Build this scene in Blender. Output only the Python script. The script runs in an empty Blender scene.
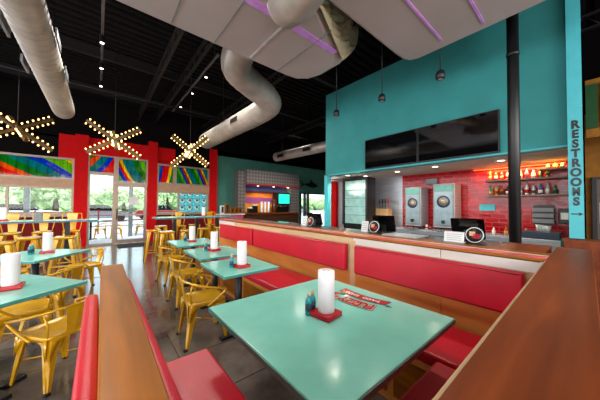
import bpy, math, random
from math import sin, cos, pi, atan, sqrt, radians
from mathutils import Vector, Matrix
random.seed(7)
sc = bpy.context.scene
C = sc.collection

# ------------------------------------------------------------------ camera
FPX = 241.0; H = 1.40
yaw = atan(202 / FPX); pitch = atan(5.5 / FPX); roll = atan(3.5 / 489)
Fv = Vector((sin(yaw) * cos(pitch), cos(yaw) * cos(pitch), sin(pitch)))
R0 = Vector((cos(yaw), -sin(yaw), 0)); U0 = R0.cross(Fv)
Rv = R0 * cos(roll) + U0 * sin(roll); Uv = U0 * cos(roll) - R0 * sin(roll)
cd = bpy.data.cameras.new('camera'); cam = bpy.data.objects.new('camera', cd); C.objects.link(cam)
cd.sensor_width = 36; cd.lens = 36 * FPX / 600; cd.clip_start = 0.02; cd.clip_end = 500
cam.matrix_world = Matrix(((Rv.x, Uv.x, -Fv.x, 0), (Rv.y, Uv.y, -Fv.y, 0), (Rv.z, Uv.z, -Fv.z, H), (0, 0, 0, 1)))
sc.camera = cam
sc.view_settings.view_transform = 'Standard'; sc.view_settings.look = 'None'
sc.view_settings.gamma = 1; sc.view_settings.use_curve_mapping = False
sc.view_settings.exposure = 0.0

# ------------------------------------------------------------------ materials
def lin(c):
    return tuple(((v / 255) / 12.92 if v / 255 <= .04045 else ((v / 255 + .055) / 1.055) ** 2.4) for v in c)
class NT:
    def __init__(s, name):
        s.m = bpy.data.materials.new(name); s.m.use_nodes = True; s.t = s.m.node_tree
        s.b = s.t.nodes['Principled BSDF']; s.out = s.t.nodes['Material Output']
    def n(s, kind, **kw):
        nd = s.t.nodes.new(kind)
        for k, v in kw.items():
            if hasattr(nd, k): setattr(nd, k, v)
            else: nd.inputs[k.replace('_', ' ')].default_value = v
        return nd
    def l(s, a, b): s.t.links.new(a, b)
    def coord(s, scale=(1, 1, 1), kind='Object', rot=(0, 0, 0)):
        tc = s.n('ShaderNodeTexCoord'); mp = s.n('ShaderNodeMapping')
        mp.inputs['Scale'].default_value = scale; mp.inputs['Rotation'].default_value = rot
        s.l(tc.outputs[kind], mp.inputs[0]); return mp.outputs[0]
    def ramp(s, fac, stops, interp='LINEAR'):
        r = s.n('ShaderNodeValToRGB'); cr = r.color_ramp; cr.interpolation = interp
        while len(cr.elements) < len(stops): cr.elements.new(.5)
        for e, (p, c) in zip(cr.elements, stops): e.position = p; e.color = (*lin(c), 1)
        s.l(fac, r.inputs[0]); return r.outputs[0]
def mat(name, col, rough=.5, metal=0, var=.12, nscale=8, bump=0, bscale=60, stretch=(1, 1, 1), emit=None, es=1, coat=0, spec=.5):
    t = NT(name); c = t.coord(stretch)
    nz = t.n('ShaderNodeTexNoise'); nz.inputs['Scale'].default_value = nscale; nz.inputs['Detail'].default_value = 4
    t.l(c, nz.inputs['Vector'])
    dark = tuple(v * (1 - var) for v in col); lite = tuple(min(255, v * (1 + var * .6)) for v in col)
    t.l(t.ramp(nz.outputs['Fac'], [(.3, dark), (.7, lite)]), t.b.inputs['Base Color'])
    t.b.inputs['Roughness'].default_value = rough; t.b.inputs['Metallic'].default_value = metal
    t.b.inputs['Coat Weight'].default_value = coat; t.b.inputs['Coat Roughness'].default_value = .08
    t.b.inputs['Specular IOR Level'].default_value = spec
    if bump:
        n2 = t.n('ShaderNodeTexNoise'); n2.inputs['Scale'].default_value = bscale; t.l(c, n2.inputs['Vector'])
        b = t.n('ShaderNodeBump'); b.inputs['Strength'].default_value = bump; b.inputs['Distance'].default_value = .01
        t.l(n2.outputs['Fac'], b.inputs['Height']); t.l(b.outputs[0], t.b.inputs['Normal'])
    if emit:
        t.b.inputs['Emission Color'].default_value = (*lin(emit), 1); t.b.inputs['Emission Strength'].default_value = es
    return t.m
def wood(name, a, b, rough=.35, stretch=(1.2, 14, 14), coat=.2):
    t = NT(name); c = t.coord(stretch)
    nz = t.n('ShaderNodeTexNoise'); nz.inputs['Scale'].default_value = 1.6; nz.inputs['Detail'].default_value = 6; nz.inputs['Distortion'].default_value = .4
    t.l(c, nz.inputs['Vector'])
    t.l(t.ramp(nz.outputs['Fac'], [(.25, a), (.75, b)]), t.b.inputs['Base Color'])
    t.b.inputs['Roughness'].default_value = rough; t.b.inputs['Specular IOR Level'].default_value = .22; t.b.inputs['Coat Weight'].default_value = coat; t.b.inputs['Coat Roughness'].default_value = .15
    return t.m
M = {}
M['table'] = mat('teal_laminate', (136, 212, 194), .2, var=.03, coat=.3)
M['table_edge'] = mat('teal_table_edge', (70, 150, 140), .3)
M['vinyl'] = mat('red_vinyl', (192, 14, 42), .36, var=.05, nscale=5, bump=.12, bscale=120)
M['vinyl_dark'] = mat('dark_red_piping', (130, 10, 26), .4)
M['black'] = mat('black_metal', (14, 15, 18), .4, var=.2)
M['iron'] = mat('cast_iron_base', (18, 20, 24), .45)
M['rubber'] = mat('black_rubber', (10, 10, 11), .8)
M['yellow'] = mat('yellow_painted_steel', (212, 158, 4), .25, metal=.15, var=.08, coat=.4)
M['red'] = mat('red_paint', (206, 8, 12), .7, var=.04, spec=.15)
M['maroon'] = mat('maroon_wall_paint', (120, 18, 16), .7, spec=.2)
M['redgloss'] = mat('red_plastic', (185, 14, 30), .25)
M['paper'] = mat('white_paper', (232, 230, 232), .95, var=.03, bump=.25, bscale=200)
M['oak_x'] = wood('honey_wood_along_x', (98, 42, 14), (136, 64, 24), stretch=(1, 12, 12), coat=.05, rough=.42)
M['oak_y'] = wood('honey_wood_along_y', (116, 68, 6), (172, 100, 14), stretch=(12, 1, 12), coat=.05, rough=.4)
M['ply'] = wood('pale_plywood', (186, 150, 108), (214, 184, 146), stretch=(5, 1, 5), coat=0, rough=.5)
M['ply_low'] = wood('honey_plywood_panel', (190, 116, 50), (222, 150, 76), stretch=(4, 1, 4), coat=.1, rough=.4)
M['white_ply'] = wood('whitish_plywood', (196, 188, 178), (224, 218, 210), stretch=(5, 1, 5), coat=0, rough=.5)  # paler plywood tone for the end panels of the bar half wall
M['stripe_red'] = mat('red_stripe', (222, 84, 96), .3)
M['stripe_cream'] = mat('cream_stripe', (232, 206, 184), .3)
M['teal'] = mat('turquoise_wall_paint', (54, 142, 142), .6, var=.05, nscale=3, spec=.25)
M['teal_far'] = mat('sea_green_wall_paint', (74, 130, 116), .7, var=.06, nscale=2, spec=.2)
M['teal_post'] = mat('light_turquoise_paint', (72, 186, 196), .5, var=.03)
M['mustard'] = mat('mustard_wall_paint', (160, 104, 12), .7)
M['blackwall'] = mat('black_painted_wall', (13, 9, 9), .9, spec=.1)
M['ceil'] = mat('black_ceiling_deck', (14, 11, 11), .8, var=.2, spec=.15)
M['beam'] = mat('dark_steel_beam', (24, 21, 21), .6, spec=.3)
M['conduit'] = mat('grey_conduit', (92, 90, 92), .4, metal=.6)
M['galv'] = mat('galvanised_steel_duct', (186, 178, 168), .45, metal=.4, var=.1, nscale=5)
M['hoodw'] = mat('off_white_duct_panel', (172, 165, 162), .45, var=.04, nscale=2)
M['foil'] = mat('creased_foil_wrap', (206, 190, 152), .36, metal=.35, var=.03, bump=.4, bscale=7)
M['seam'] = mat('bright_metal_seam', (214, 220, 224), .3, metal=.5)
M['purple'] = mat('purple_glow_tint', (186, 140, 200), .5, emit=(170, 90, 220), es=.12)  # soft LED glow put into a tinted, faintly emissive material
M['alu'] = mat('bronze_aluminium_frame', (168, 148, 132), .4, metal=.4, var=.04)
M['beige'] = mat('beige_window_panel', (190, 150, 118), .5, var=.05)
M['stainless'] = mat('brushed_stainless', (186, 192, 198), .34, metal=.45, stretch=(1, 1, 30), nscale=3)
M['steel'] = mat('polished_steel', (200, 204, 208), .2, metal=.9)
M['screen'] = mat('black_glass_screen', (5, 5, 7), .07, var=0, spec=.7)
M['teal_plastic'] = mat('teal_bottle_plastic', (26, 146, 156), .35)
M['label_dark'] = mat('dark_bottle_label', (40, 60, 80), .5)
M['cap_orange'] = mat('peach_bottle_cap', (220, 170, 130), .5)
M['bulb'] = mat('warm_glowing_bulb', (255, 226, 170), .4, emit=(255, 190, 104), es=6)
M['marq'] = mat('brass_marquee_bar', (92, 74, 46), .4, metal=.5)
M['down'] = mat('downlight_lens', (255, 240, 220), .4, emit=(255, 232, 200), es=9)
M['shelf'] = mat('grey_shelf_board', (120, 96, 78), .4)
M['greyp'] = mat('grey_plastic', (120, 124, 128), .4)
M['whitep'] = mat('white_plastic', (225, 225, 222), .4, var=.03)
M['cardboard'] = mat('tan_wood_block', (206, 164, 112), .6)
M['darkwood'] = wood('dark_walnut', (56, 34, 22), (84, 54, 36))
M['mat'] = mat('charcoal_door_mat', (44, 46, 50), .95, bump=.6, bscale=150)
M['green'] = mat('green_glass', (40, 120, 50), .2, coat=.5)
M['concrete'] = mat('patio_concrete', (192, 192, 198), .8, var=.05)
M['asphalt'] = mat('asphalt_lot', (160, 160, 164), .9)
M['leaf'] = mat('tree_foliage', (168, 198, 138), .9, var=.25, nscale=3, bump=1, bscale=5)
M['trunk'] = mat('tree_bark', (80, 62, 48), .9)
M['white'] = mat('white_stucco', (226, 222, 216), .8, var=.03)
M['lit_screen'] = mat('lit_menu_screen', (30, 200, 180), .4, emit=(40, 210, 180), es=1.2)
for k, c in dict(amber=(176, 96, 20), clear=(190, 200, 200), brown=(96, 44, 16), greenb=(60, 130, 50), blueb=(70, 110, 170), yel=(230, 190, 30), whiteb=(230, 225, 215), redb=(170, 24, 24), pink=(214, 90, 120)).items():
    M[k] = mat(k + '_bottle_glass', c, .15, coat=.5, var=.1)

def m_glass():
    t = NT('clear_window_glass'); t.t.nodes.remove(t.b)
    tr = t.n('ShaderNodeBsdfTransparent'); gl = t.n('ShaderNodeBsdfGlossy'); gl.inputs['Roughness'].default_value = .02
    nz = t.n('ShaderNodeTexNoise'); nz.inputs['Scale'].default_value = 2; t.l(t.coord(), nz.inputs['Vector'])
    t.l(t.ramp(nz.outputs['Fac'], [(0, (236, 246, 246)), (1, (246, 252, 250))]), tr.inputs[0])
    fr = t.n('ShaderNodeFresnel'); fr.inputs['IOR'].default_value = 1.3
    mx = t.n('ShaderNodeMixShader'); t.l(fr.outputs[0], mx.inputs[0]); t.l(tr.outputs[0], mx.inputs[1]); t.l(gl.outputs[0], mx.inputs[2]); t.l(mx.outputs[0], t.out.inputs[0])
    return t.m
M['glass'] = m_glass()
def m_stained(name, stops, rot, scale):
    t = NT(name); t.t.nodes.remove(t.b)
    c = t.coord((1, 1, 1), rot=rot)
    wv = t.n('ShaderNodeTexWave'); wv.bands_direction = 'X'; wv.inputs['Scale'].default_value = scale; wv.inputs['Distortion'].default_value = 9; wv.inputs['Detail'].default_value = 1.2; wv.inputs['Detail Scale'].default_value = .8
    wv.wave_profile = 'SAW'; t.l(c, wv.inputs['Vector'])
    col = t.ramp(wv.outputs['Fac'], stops, 'CONSTANT')
    # fine vertical streaks of the painted sheet
    nz = t.n('ShaderNodeTexNoise'); nz.inputs['Scale'].default_value = 1; t.l(t.coord((26, 1, 1.5)), nz.inputs['Vector'])
    st = t.ramp(nz.outputs['Fac'], [(.3, (170, 170, 170)), (.55, (255, 255, 255))])
    mu = t.n('ShaderNodeMix'); mu.data_type = 'RGBA'; mu.blend_type = 'MULTIPLY'; mu.inputs[0].default_value = .8
    t.l(col, mu.inputs[6]); t.l(st, mu.inputs[7])
    tr = t.n('ShaderNodeBsdfTransparent'); df = t.n('ShaderNodeBsdfTranslucent'); gl = t.n('ShaderNodeBsdfGlossy'); gl.inputs['Roughness'].default_value = .05
    d2 = t.n('ShaderNodeBsdfDiffuse')
    t.l(mu.outputs[2], tr.inputs[0]); t.l(mu.outputs[2], df.inputs[0]); t.l(mu.outputs[2], d2.inputs[0])
    m0 = t.n('ShaderNodeMixShader'); m0.inputs[0].default_value = .5; t.l(df.outputs[0], m0.inputs[1]); t.l(d2.outputs[0], m0.inputs[2])
    m1 = t.n('ShaderNodeMixShader'); m1.inputs[0].default_value = .55; t.l(tr.outputs[0], m1.inputs[1]); t.l(m0.outputs[0], m1.inputs[2])
    m2 = t.n('ShaderNodeMixShader'); m2.inputs[0].default_value = .06; t.l(m1.outputs[0], m2.inputs[1]); t.l(gl.outputs[0], m2.inputs[2]); t.l(m2.outputs[0], t.out.inputs[0])
    return t.m
B_, G_, Y_, O_, R_, T_, L_ = (20, 90, 190), (30, 150, 50), (240, 205, 20), (235, 120, 10), (220, 30, 25), (10, 150, 150), (130, 190, 30)
M['stain_a'] = m_stained('painted_glass_swirls', [(0, B_), (.12, L_), (.3, Y_), (.42, O_), (.56, R_), (.64, O_), (.72, G_), (.86, T_)], (0, radians(35), 0), .24)
M['stain_b'] = m_stained('painted_glass_red_fan', [(0, T_), (.15, B_), (.28, R_), (.5, R_), (.6, Y_), (.75, G_), (.9, O_)], (0, radians(-30), 0), .34)
M['stain_c'] = m_stained('painted_glass_green_fan', [(0, T_), (.2, G_), (.4, L_), (.55, B_), (.7, R_), (.8, Y_), (.9, T_)], (0, radians(20), 0), .34)

def m_tile():
    t = NT('red_glazed_subway_tile'); c = t.coord((1, 1, 1), rot=(0, radians(90), radians(90)))
    tc = t.n('ShaderNodeTexCoord'); sx = t.n('ShaderNodeSeparateXYZ'); cb = t.n('ShaderNodeCombineXYZ')
    t.l(tc.outputs['Object'], sx.inputs[0]); t.l(sx.outputs['Y'], cb.inputs['X']); t.l(sx.outputs['Z'], cb.inputs['Y'])
    br = t.n('ShaderNodeTexBrick'); br.inputs['Scale'].default_value = 1; br.inputs['Brick Width'].default_value = .2; br.inputs['Row Height'].default_value = .075
    br.inputs['Mortar Size'].default_value = .006; br.inputs['Color1'].default_value = (*lin((186, 2, 16)), 1); br.inputs['Color2'].default_value = (*lin((150, 1, 10)), 1); br.inputs['Mortar'].default_value = (*lin((196, 70, 70)), 1)
    t.l(cb.outputs[0], br.inputs['Vector']); t.l(br.outputs['Color'], t.b.inputs['Base Color'])
    nz = t.n('ShaderNodeTexNoise'); nz.inputs['Scale'].default_value = 9; t.l(cb.outputs[0], nz.inputs['Vector'])
    ad = t.n('ShaderNodeMath'); ad.operation = 'MULTIPLY_ADD'; t.l(br.outputs['Fac'], ad.inputs[0]); ad.inputs[1].default_value = -1; t.l(nz.outputs['Fac'], ad.inputs[2])
    b = t.n('ShaderNodeBump'); b.inputs['Strength'].default_value = .5; b.inputs['Distance'].default_value = .006; t.l(ad.outputs[0], b.inputs['Height']); t.l(b.outputs[0], t.b.inputs['Normal'])
    t.b.inputs['Roughness'].default_value = .16; t.b.inputs['Specular IOR Level'].default_value = .3
    return t.m
M['tile'] = m_tile()
def m_floor():
    t = NT('polished_stained_concrete'); c = t.coord((1, 1, 1))
    br = t.n('ShaderNodeTexBrick'); br.offset = .5; br.inputs['Scale'].default_value = 1; br.inputs['Brick Width'].default_value = 1.2; br.inputs['Row Height'].default_value = .6
    br.inputs['Mortar Size'].default_value = .004; br.inputs['Color1'].default_value = (*lin((128, 118, 110)), 1); br.inputs['Color2'].default_value = (*lin((106, 98, 92)), 1); br.inputs['Mortar'].default_value = (*lin((50, 42, 36)), 1)
    t.l(c, br.inputs['Vector'])
    nz = t.n('ShaderNodeTexNoise'); nz.inputs['Scale'].default_value = 2.2; nz.inputs['Detail'].default_value = 8; nz.inputs['Roughness'].default_value = .65; t.l(c, nz.inputs['Vector'])
    st = t.ramp(nz.outputs['Fac'], [(.3, (150, 150, 150)), (.7, (255, 255, 255))])
    mu = t.n('ShaderNodeMix'); mu.data_type = 'RGBA'; mu.blend_type = 'MULTIPLY'; mu.inputs[0].default_value = 1; t.l(br.outputs['Color'], mu.inputs[6]); t.l(st, mu.inputs[7])
    t.l(mu.outputs[2], t.b.inputs['Base Color'])
    t.l(t.ramp(nz.outputs['Fac'], [(.3, (86, 86, 86)), (.7, (130, 130, 130))]), t.b.inputs['Roughness'])
    t.b.inputs['Coat Weight'].default_value = .35; t.b.inputs['Coat Roughness'].default_value = .15
    return t.m
M['floor'] = m_floor()
def m_tread():
    t = NT('diamond_plate_cladding'); tc = t.coord((9, 9, 9), rot=(0, radians(45), 0))
    ck = t.n('ShaderNodeTexChecker'); ck.inputs['Scale'].default_value = 1; t.l(tc, ck.inputs['Vector'])
    ck.inputs['Color1'].default_value = (*lin((142, 136, 132)), 1); ck.inputs['Color2'].default_value = (*lin((112, 104, 102)), 1)
    t.l(ck.outputs[0], t.b.inputs['Base Color']); t.b.inputs['Roughness'].default_value = .45; t.b.inputs['Metallic'].default_value = .4
    b = t.n('ShaderNodeBump'); b.inputs['Strength'].default_value = .5; b.inputs['Distance'].default_value = .01; t.l(ck.outputs['Fac'], b.inputs['Height']); t.l(b.outputs[0], t.b.inputs['Normal'])
    return t.m
M['tread'] = m_tread()
def m_bands():
    t = NT('striped_sunset_panel'); tc = t.n('ShaderNodeTexCoord'); sx = t.n('ShaderNodeSeparateXYZ'); t.l(tc.outputs['Object'], sx.inputs[0])
    mr = t.n('ShaderNodeMapRange'); mr.inputs['From Min'].default_value = 1.1; mr.inputs['From Max'].default_value = 2.4; t.l(sx.outputs['Z'], mr.inputs['Value'])
    t.l(t.ramp(mr.outputs[0], [(0, (236, 150, 20)), (.3, (170, 80, 150)), (.52, (240, 140, 20)), (.68, (150, 60, 90)), (.76, (110, 130, 190)), (.86, (70, 80, 140))], 'CONSTANT'), t.b.inputs['Base Color'])
    return t.m
M['bands'] = m_bands()

# ------------------------------------------------------------------ mesh building
class MB:
    def __init__(s): s.v = []; s.f = []; s.sm = []
    def add(s, vs, fs, smooth=False, mt=None):
        o = len(s.v); s.v += [tuple(mt @ Vector(v)) if mt else tuple(v) for v in vs]
        s.f += [tuple(i + o for i in f) for f in fs]; s.sm += [smooth] * len(fs); return s
    def box(s, a, b, mt=None):
        x0, y0, z0 = a; x1, y1, z1 = b
        return s.add([(x0, y0, z0), (x1, y0, z0), (x1, y1, z0), (x0, y1, z0), (x0, y0, z1), (x1, y0, z1), (x1, y1, z1), (x0, y1, z1)],
                     [(0, 3, 2, 1), (4, 5, 6, 7), (0, 1, 5, 4), (1, 2, 6, 5), (2, 3, 7, 6), (3, 0, 4, 7)], mt=mt)
    def loft(s, rings, smooth=True, caps=True, mt=None, close=False):
        n = len(rings[0]); vs = [v for r in rings for v in r]; fs = []
        k = len(rings)
        for i in range(k if close else k - 1):
            j2 = (i + 1) % k
            for j in range(n): fs.append((i * n + j, i * n + (j + 1) % n, j2 * n + (j + 1) % n, j2 * n + j))
        if caps and not close:
            s.add(vs, fs, smooth, mt); o = len(s.v) - len(vs)
            s.f += [tuple(o + j for j in reversed(range(n))), tuple(o + (k - 1) * n + j for j in range(n))]; s.sm += [False, False]; return s
        return s.add(vs, fs, smooth, mt)
    def tube(s, pts, r, n=8, close=False, mt=None):
        pts = [Vector(p) for p in pts]; rr = r if isinstance(r, (list, tuple)) else [r] * len(pts); rings = []
        prev = None
        for i, p in enumerate(pts):
            a = pts[i - 1] if (i > 0 or close) else p; b = pts[(i + 1) % len(pts)] if (i < len(pts) - 1 or close) else p
            d = (b - a).normalized()
            if prev is None:
                up = Vector((0, 0, 1)) if abs(d.z) < .9 else Vector((1, 0, 0)); u = d.cross(up).normalized()
            else: u = (prev - d * prev.dot(d)).normalized()
            prev = u; w = d.cross(u)
            rings.append([tuple(p + (u * cos(2 * pi * j / n) + w * sin(2 * pi * j / n)) * rr[i]) for j in range(n)])
        return s.loft(rings, mt=mt, close=close)
    def lathe(s, prof, c=(0, 0, 0), n=20, mt=None, close=False):
        rings = [[(c[0] + r * cos(2 * pi * j / n), c[1] + r * sin(2 * pi * j / n), c[2] + z) for j in range(n)] for r, z in prof]
        return s.loft(rings, mt=mt, close=close)
    def prism(s, poly, z0, z1, mt=None):
        n = len(poly); vs = [(x, y, z0) for x, y in poly] + [(x, y, z1) for x, y in poly]
        return s.add(vs, [tuple(reversed(range(n))), tuple(range(n, 2 * n))] + [(j, (j + 1) % n, n + (j + 1) % n, n + j) for j in range(n)], mt=mt)
    def build(s, name, m, parent=None, bev=0, seg=2, sub=0, kind=None, label=None):
        me = bpy.data.meshes.new(name); me.from_pydata(s.v, [], s.f); me.materials.append(M[m] if isinstance(m, str) else m)
        me.polygons.foreach_set('use_smooth', s.sm); me.update()
        o = bpy.data.objects.new(name, me); C.objects.link(o)
        if parent: o.parent = parent
        if bev:
            b = o.modifiers.new('bevel', 'BEVEL'); b.width = bev; b.segments = seg; b.limit_method = 'ANGLE'; b.harden_normals = False
            me.polygons.foreach_set('use_smooth', [True] * len(me.polygons))
            w = o.modifiers.new('wn', 'WEIGHTED_NORMAL')
        if sub: o.modifiers.new('sub', 'SUBSURF').levels = sub; o.modifiers['sub'].render_levels = sub
        if kind: o['kind'] = kind
        if label: o['label'] = label
        return o
def bx(name, a, b, m, parent=None, **k): return MB().box(a, b).build(name, m, parent, **k)
def struct(name, a, b, m, bev=0): return bx(name, a, b, m, kind='structure', bev=bev)
def tag(o, label, cat, group=None):
    o['label'] = label; o['category'] = cat
    if group: o['group'] = group
    return o
def thing(name, label, cat, loc=(0, 0, 0), rz=0, group=None):
    o = bpy.data.objects.new(name, None); C.objects.link(o); o.location = loc; o.rotation_euler = (0, 0, rz); o.empty_display_size = .1
    return tag(o, label, cat, group)
KIDS = {}
def kids(o): return [c for c in C.objects if c.parent == o]
def dup(root, loc, rz=0, label=None, group=None, scale=None):
    r = root.copy(); C.objects.link(r); r.location = loc; r.rotation_euler = (0, 0, rz)
    if label: r['label'] = label
    if group: r['group'] = group
    if scale: r.scale = scale
    for ch in kids(root):
        c = ch.copy(); C.objects.link(c); c.parent = r
        for g in kids(ch):
            d = g.copy(); C.objects.link(d); d.parent = c
    return r
def text(name, body, size, mtx, m, parent=None, depth=.001, align='CENTER', bold=.0, squash=1):
    cu = bpy.data.curves.new(name, 'FONT'); cu.body = body; cu.size = size; cu.align_x = align; cu.align_y = 'CENTER'; cu.extrude = depth; cu.offset = bold
    tmp = bpy.data.objects.new('tmp', cu); C.objects.link(tmp)
    dg = bpy.context.evaluated_depsgraph_get(); me = bpy.data.meshes.new_from_object(tmp.evaluated_get(dg)); bpy.data.objects.remove(tmp)
    me.transform(mtx @ Matrix.Diagonal((squash, 1, 1, 1))); me.materials.clear(); me.materials.append(M[m]); me.name = name
    o = bpy.data.objects.new(name, me); C.objects.link(o)
    if parent: o.parent = parent
    return o
def basis(x, y, loc):   # text x axis, text y axis
    x = Vector(x); y = Vector(y); z = x.cross(y)
    return Matrix(((x.x, y.x, z.x, loc[0]), (x.y, y.y, z.y, loc[1]), (x.z, y.z, z.z, loc[2]), (0, 0, 0, 1)))
def rrect(x0, y0, x1, y1, r, n=5):
    p = []
    for cx, cy, a in ((x1 - r, y1 - r, 0), (x0 + r, y1 - r, 90), (x0 + r, y0 + r, 180), (x1 - r, y0 + r, 270)):
        for k in range(n + 1):
            t = radians(a + 90 * k / n); p.append((cx + r * cos(t), cy + r * sin(t)))
    return p
def spline(pts, n=6):
    P = [Vector(p) for p in pts]; P = [P[0] * 2 - P[1]] + P + [P[-1] * 2 - P[-2]]; out = []
    for i in range(1, len(P) - 2):
        for k in range(n):
            t = k / n; a, b, c, d = P[i - 1:i + 3]
            out.append(.5 * ((2 * b) + (c - a) * t + (2 * a - 5 * b + 4 * c - d) * t * t + (3 * b - a - 3 * c + d) * t ** 3))
    out.append(P[-2]); return out

# ------------------------------------------------------------------ setting
WY = 10.65      # window wall
CZ = 5.0
struct('floor', (-6, -4, -.1), (13, WY + .1, 0), 'floor')
# ceiling deck with ribs along x
mb = MB(); prof = []
y = -4
while y < WY:
    prof += [(y, CZ), (y + .07, CZ), (y + .09, CZ + .06), (y + .18, CZ + .06)]; y += .2
n = len(prof); vs = [(-6, a, b) for a, b in prof] + [(13, a, b) for a, b in prof]
mb.add(vs, [(i, i + 1, n + i + 1, n + i) for i in range(n - 1)]); mb.box((-6, -4, CZ + .08), (13, WY + .1, CZ + .2))
mb.build('ceiling', 'ceil', kind='structure')
# window wall pieces (front)
def wseg(x0, x1, z0, z1, m, n='wall_front', y0=WY, y1=WY + .15): return struct(n, (x0, y0, z0), (x1, y1, z1), m)
wseg(-6, -.98, 2.86, 3.55, 'blackwall'); wseg(-6, 13, 3.62, CZ, 'blackwall')
wseg(-.98, 2.35, 3.07, 3.62, 'red'); wseg(2.35, 4.0, 2.98, 3.62, 'blackwall'); wseg(-6, -.98, 3.5, 3.63, 'blackwall')
wseg(-.98, -.6, 2.86, 3.07, 'red')
wseg(1.75, 2.35, 2.98, 3.1, 'red'); wseg(-6, -.6, 0, 1.06, 'maroon'); wseg(1.72, 3.8, 0, 1.05, 'maroon')
tr = 1
def trim(a, b, m, bev=0):
    global tr
    o = struct('trim_%d' % tr, a, b, m, bev); tr += 1; return o
trim((-.6, WY - .1, 0), (-.27, WY + .15, 3.66), 'red'); trim((1.42, WY - .1, 0), (1.72, WY + .15, 3.78), 'red'); trim((3.72, WY - .12, 0), (4.03, WY + .15, 3.84), 'red')
# windows
def window(i, x0, x1, z0, z1, bars=(), m='alu', gm='glass', t=.06):
    mb = MB(); mb.box((x0, WY - .02, z0), (x1, WY + .12, z0 + t)); mb.box((x0, WY - .02, z1 - t), (x1, WY + .12, z1))
    mb.box((x0, WY - .02, z0 + t), (x0 + t, WY + .12, z1 - t)); mb.box((x1 - t, WY - .02, z0 + t), (x1, WY + .12, z1 - t))
    for b in bars: mb.box((b - .03, WY, z0 + t), (b + .03, WY + .1, z1 - t))
    o = mb.build('window_%d' % i, m, kind='structure')
    g = bx('glass_pane', (x0 + t, WY + .05, z0 + t), (x1 - t, WY + .06, z1 - t), gm, o); return o
window(1, -6, -.6, 2.16, 2.86, (-3.6,), gm='stain_a'); trim((-6, WY - .04, 1.93), (-.6, WY + .12, 2.16), 'beige')
window(2, -6, -.6, 1.06, 1.93, (-2.0, -3.4, -4.8))
trim((-6, WY - .12, 1.0), (-.6, WY + .12, 1.06), 'alu')
window(3, -.27, .45, 2.45, 3.07, gm='stain_b', t=.04); window(4, .48, 1.42, 2.13, 3.07, gm='stain_c')
window(5, 1.72, 2.35, 2.2, 2.98, gm='stain_b'); window(6, 2.35, 3.72, 2.2, 2.98, gm='stain_c')
trim((1.72, WY - .04, 1.92), (3.72, WY + .12, 2.2), 'beige'); window(7, 1.72, 3.72, 1.05, 1.92, (2.5,))
trim((1.72, WY - .12, 1.0), (3.72, WY + .12, 1.06), 'alu')
# left fixed sidelight and door
window(8, -.27, .45, 0.0, 2.45, t=.06)
mb = MB(); t = .08; x0, x1 = .47, 1.4
mb.box((x0, WY, 0.01), (x1, WY + .06, .14)).box((x0, WY, 2.02), (x1, WY + .06, 2.12)).box((x0, WY, .14), (x0 + t, WY + .06, 2.02)).box((x1 - t, WY, .14), (x1, WY + .06, 2.02))
d = mb.build('door_1', 'alu', kind='structure')
bx('glass_pane', (x0 + t, WY + .025, .14), (x1 - t, WY + .035, 2.02), 'glass', d)
bx('push_bar', (x0 + .04, WY - .06, 1.0), (x1 - .04, WY - .03, 1.05), 'alu', d)
MB().tube([(x0 + .05, WY - .06, .85), (x0 + .05, WY - .06, 1.25)], .015).build('handle', 'black', d)
bx('notice', (.85, WY + .015, 1.38), (1.16, WY + .022, 1.68), 'whitep', d, label='pale paper notice taped on the glass')
trim((.48, WY - .03, 2.1), (1.42, WY + .12, 2.17), 'alu'); trim((.43, WY - .03, 0), (.48, WY + .12, 3.07), 'alu')
# far sea green wall and the passage opening
FY = WY - .02
wseg(4.03, 8.9, 0, 3.85, 'teal_far'); wseg(8.9, 11.2, 2.15, 3.85, 'teal_far'); wseg(11.2, 13, 0, 3.85, 'teal_far')
mb = MB()
for a in (8.9, 9.25, 9.5, 11.1): mb.box((a, WY - .04, 0), (a + .1, WY + .1, 2.15))
mb.box((8.9, WY - .04, 2.08), (11.2, WY + .1, 2.15)); dd = mb.build('window_9', 'black', kind='structure')
bx('glass_pane', (8.95, WY + .04, 0.02), (11.15, WY + .05, 2.08), 'glass', dd)
# other walls of the room: right, left and back; window openings added for light
struct('wall_right', (13, -4, 0), (13.15, WY + .15, CZ), 'blackwall')
def win_wall_x(xw, y0, y1):
    pass
wall = struct('wall_left', (-6.15, -4, 0), (-6, WY + .15, 1.0), 'red'); struct('wall_left', (-6.15, -4, 3.2), (-6, WY + .15, CZ), 'blackwall')
for k in range(6): struct('wall_left', (-6.15, -4 + 2.85 * k, 1.0), (-6, -3.6 + 2.85 * k, 3.2), 'red')
mb = MB(); 
for k in range(5): mb.box((-6.1, -3.6 + 2.85 * k, 1.0), (-6.05, -3.55 + 2.85 * k, 3.2)); mb.box((-6.1, -3.6 + 2.85 * k, 3.14), (-6.05, -1.15 + 2.85 * k, 3.2))
o = mb.build('window_10', 'alu', kind='structure')  # unseen frames of the openings added in the left wall
struct('wall_back', (-6, -4.15, 0), (13, -4, 1.0), 'red'); struct('wall_back', (-6, -4.15, 3.4), (13, -4, CZ), 'blackwall')
struct('wall_back', (6, -4.15, 1.0), (13, -4, 3.4), 'teal_far')
for k in range(5): struct('wall_back', (-6 + 2.9 * k, -4.15, 1.0), (-5.6 + 2.9 * k, -4, 3.4), 'red')

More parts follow.
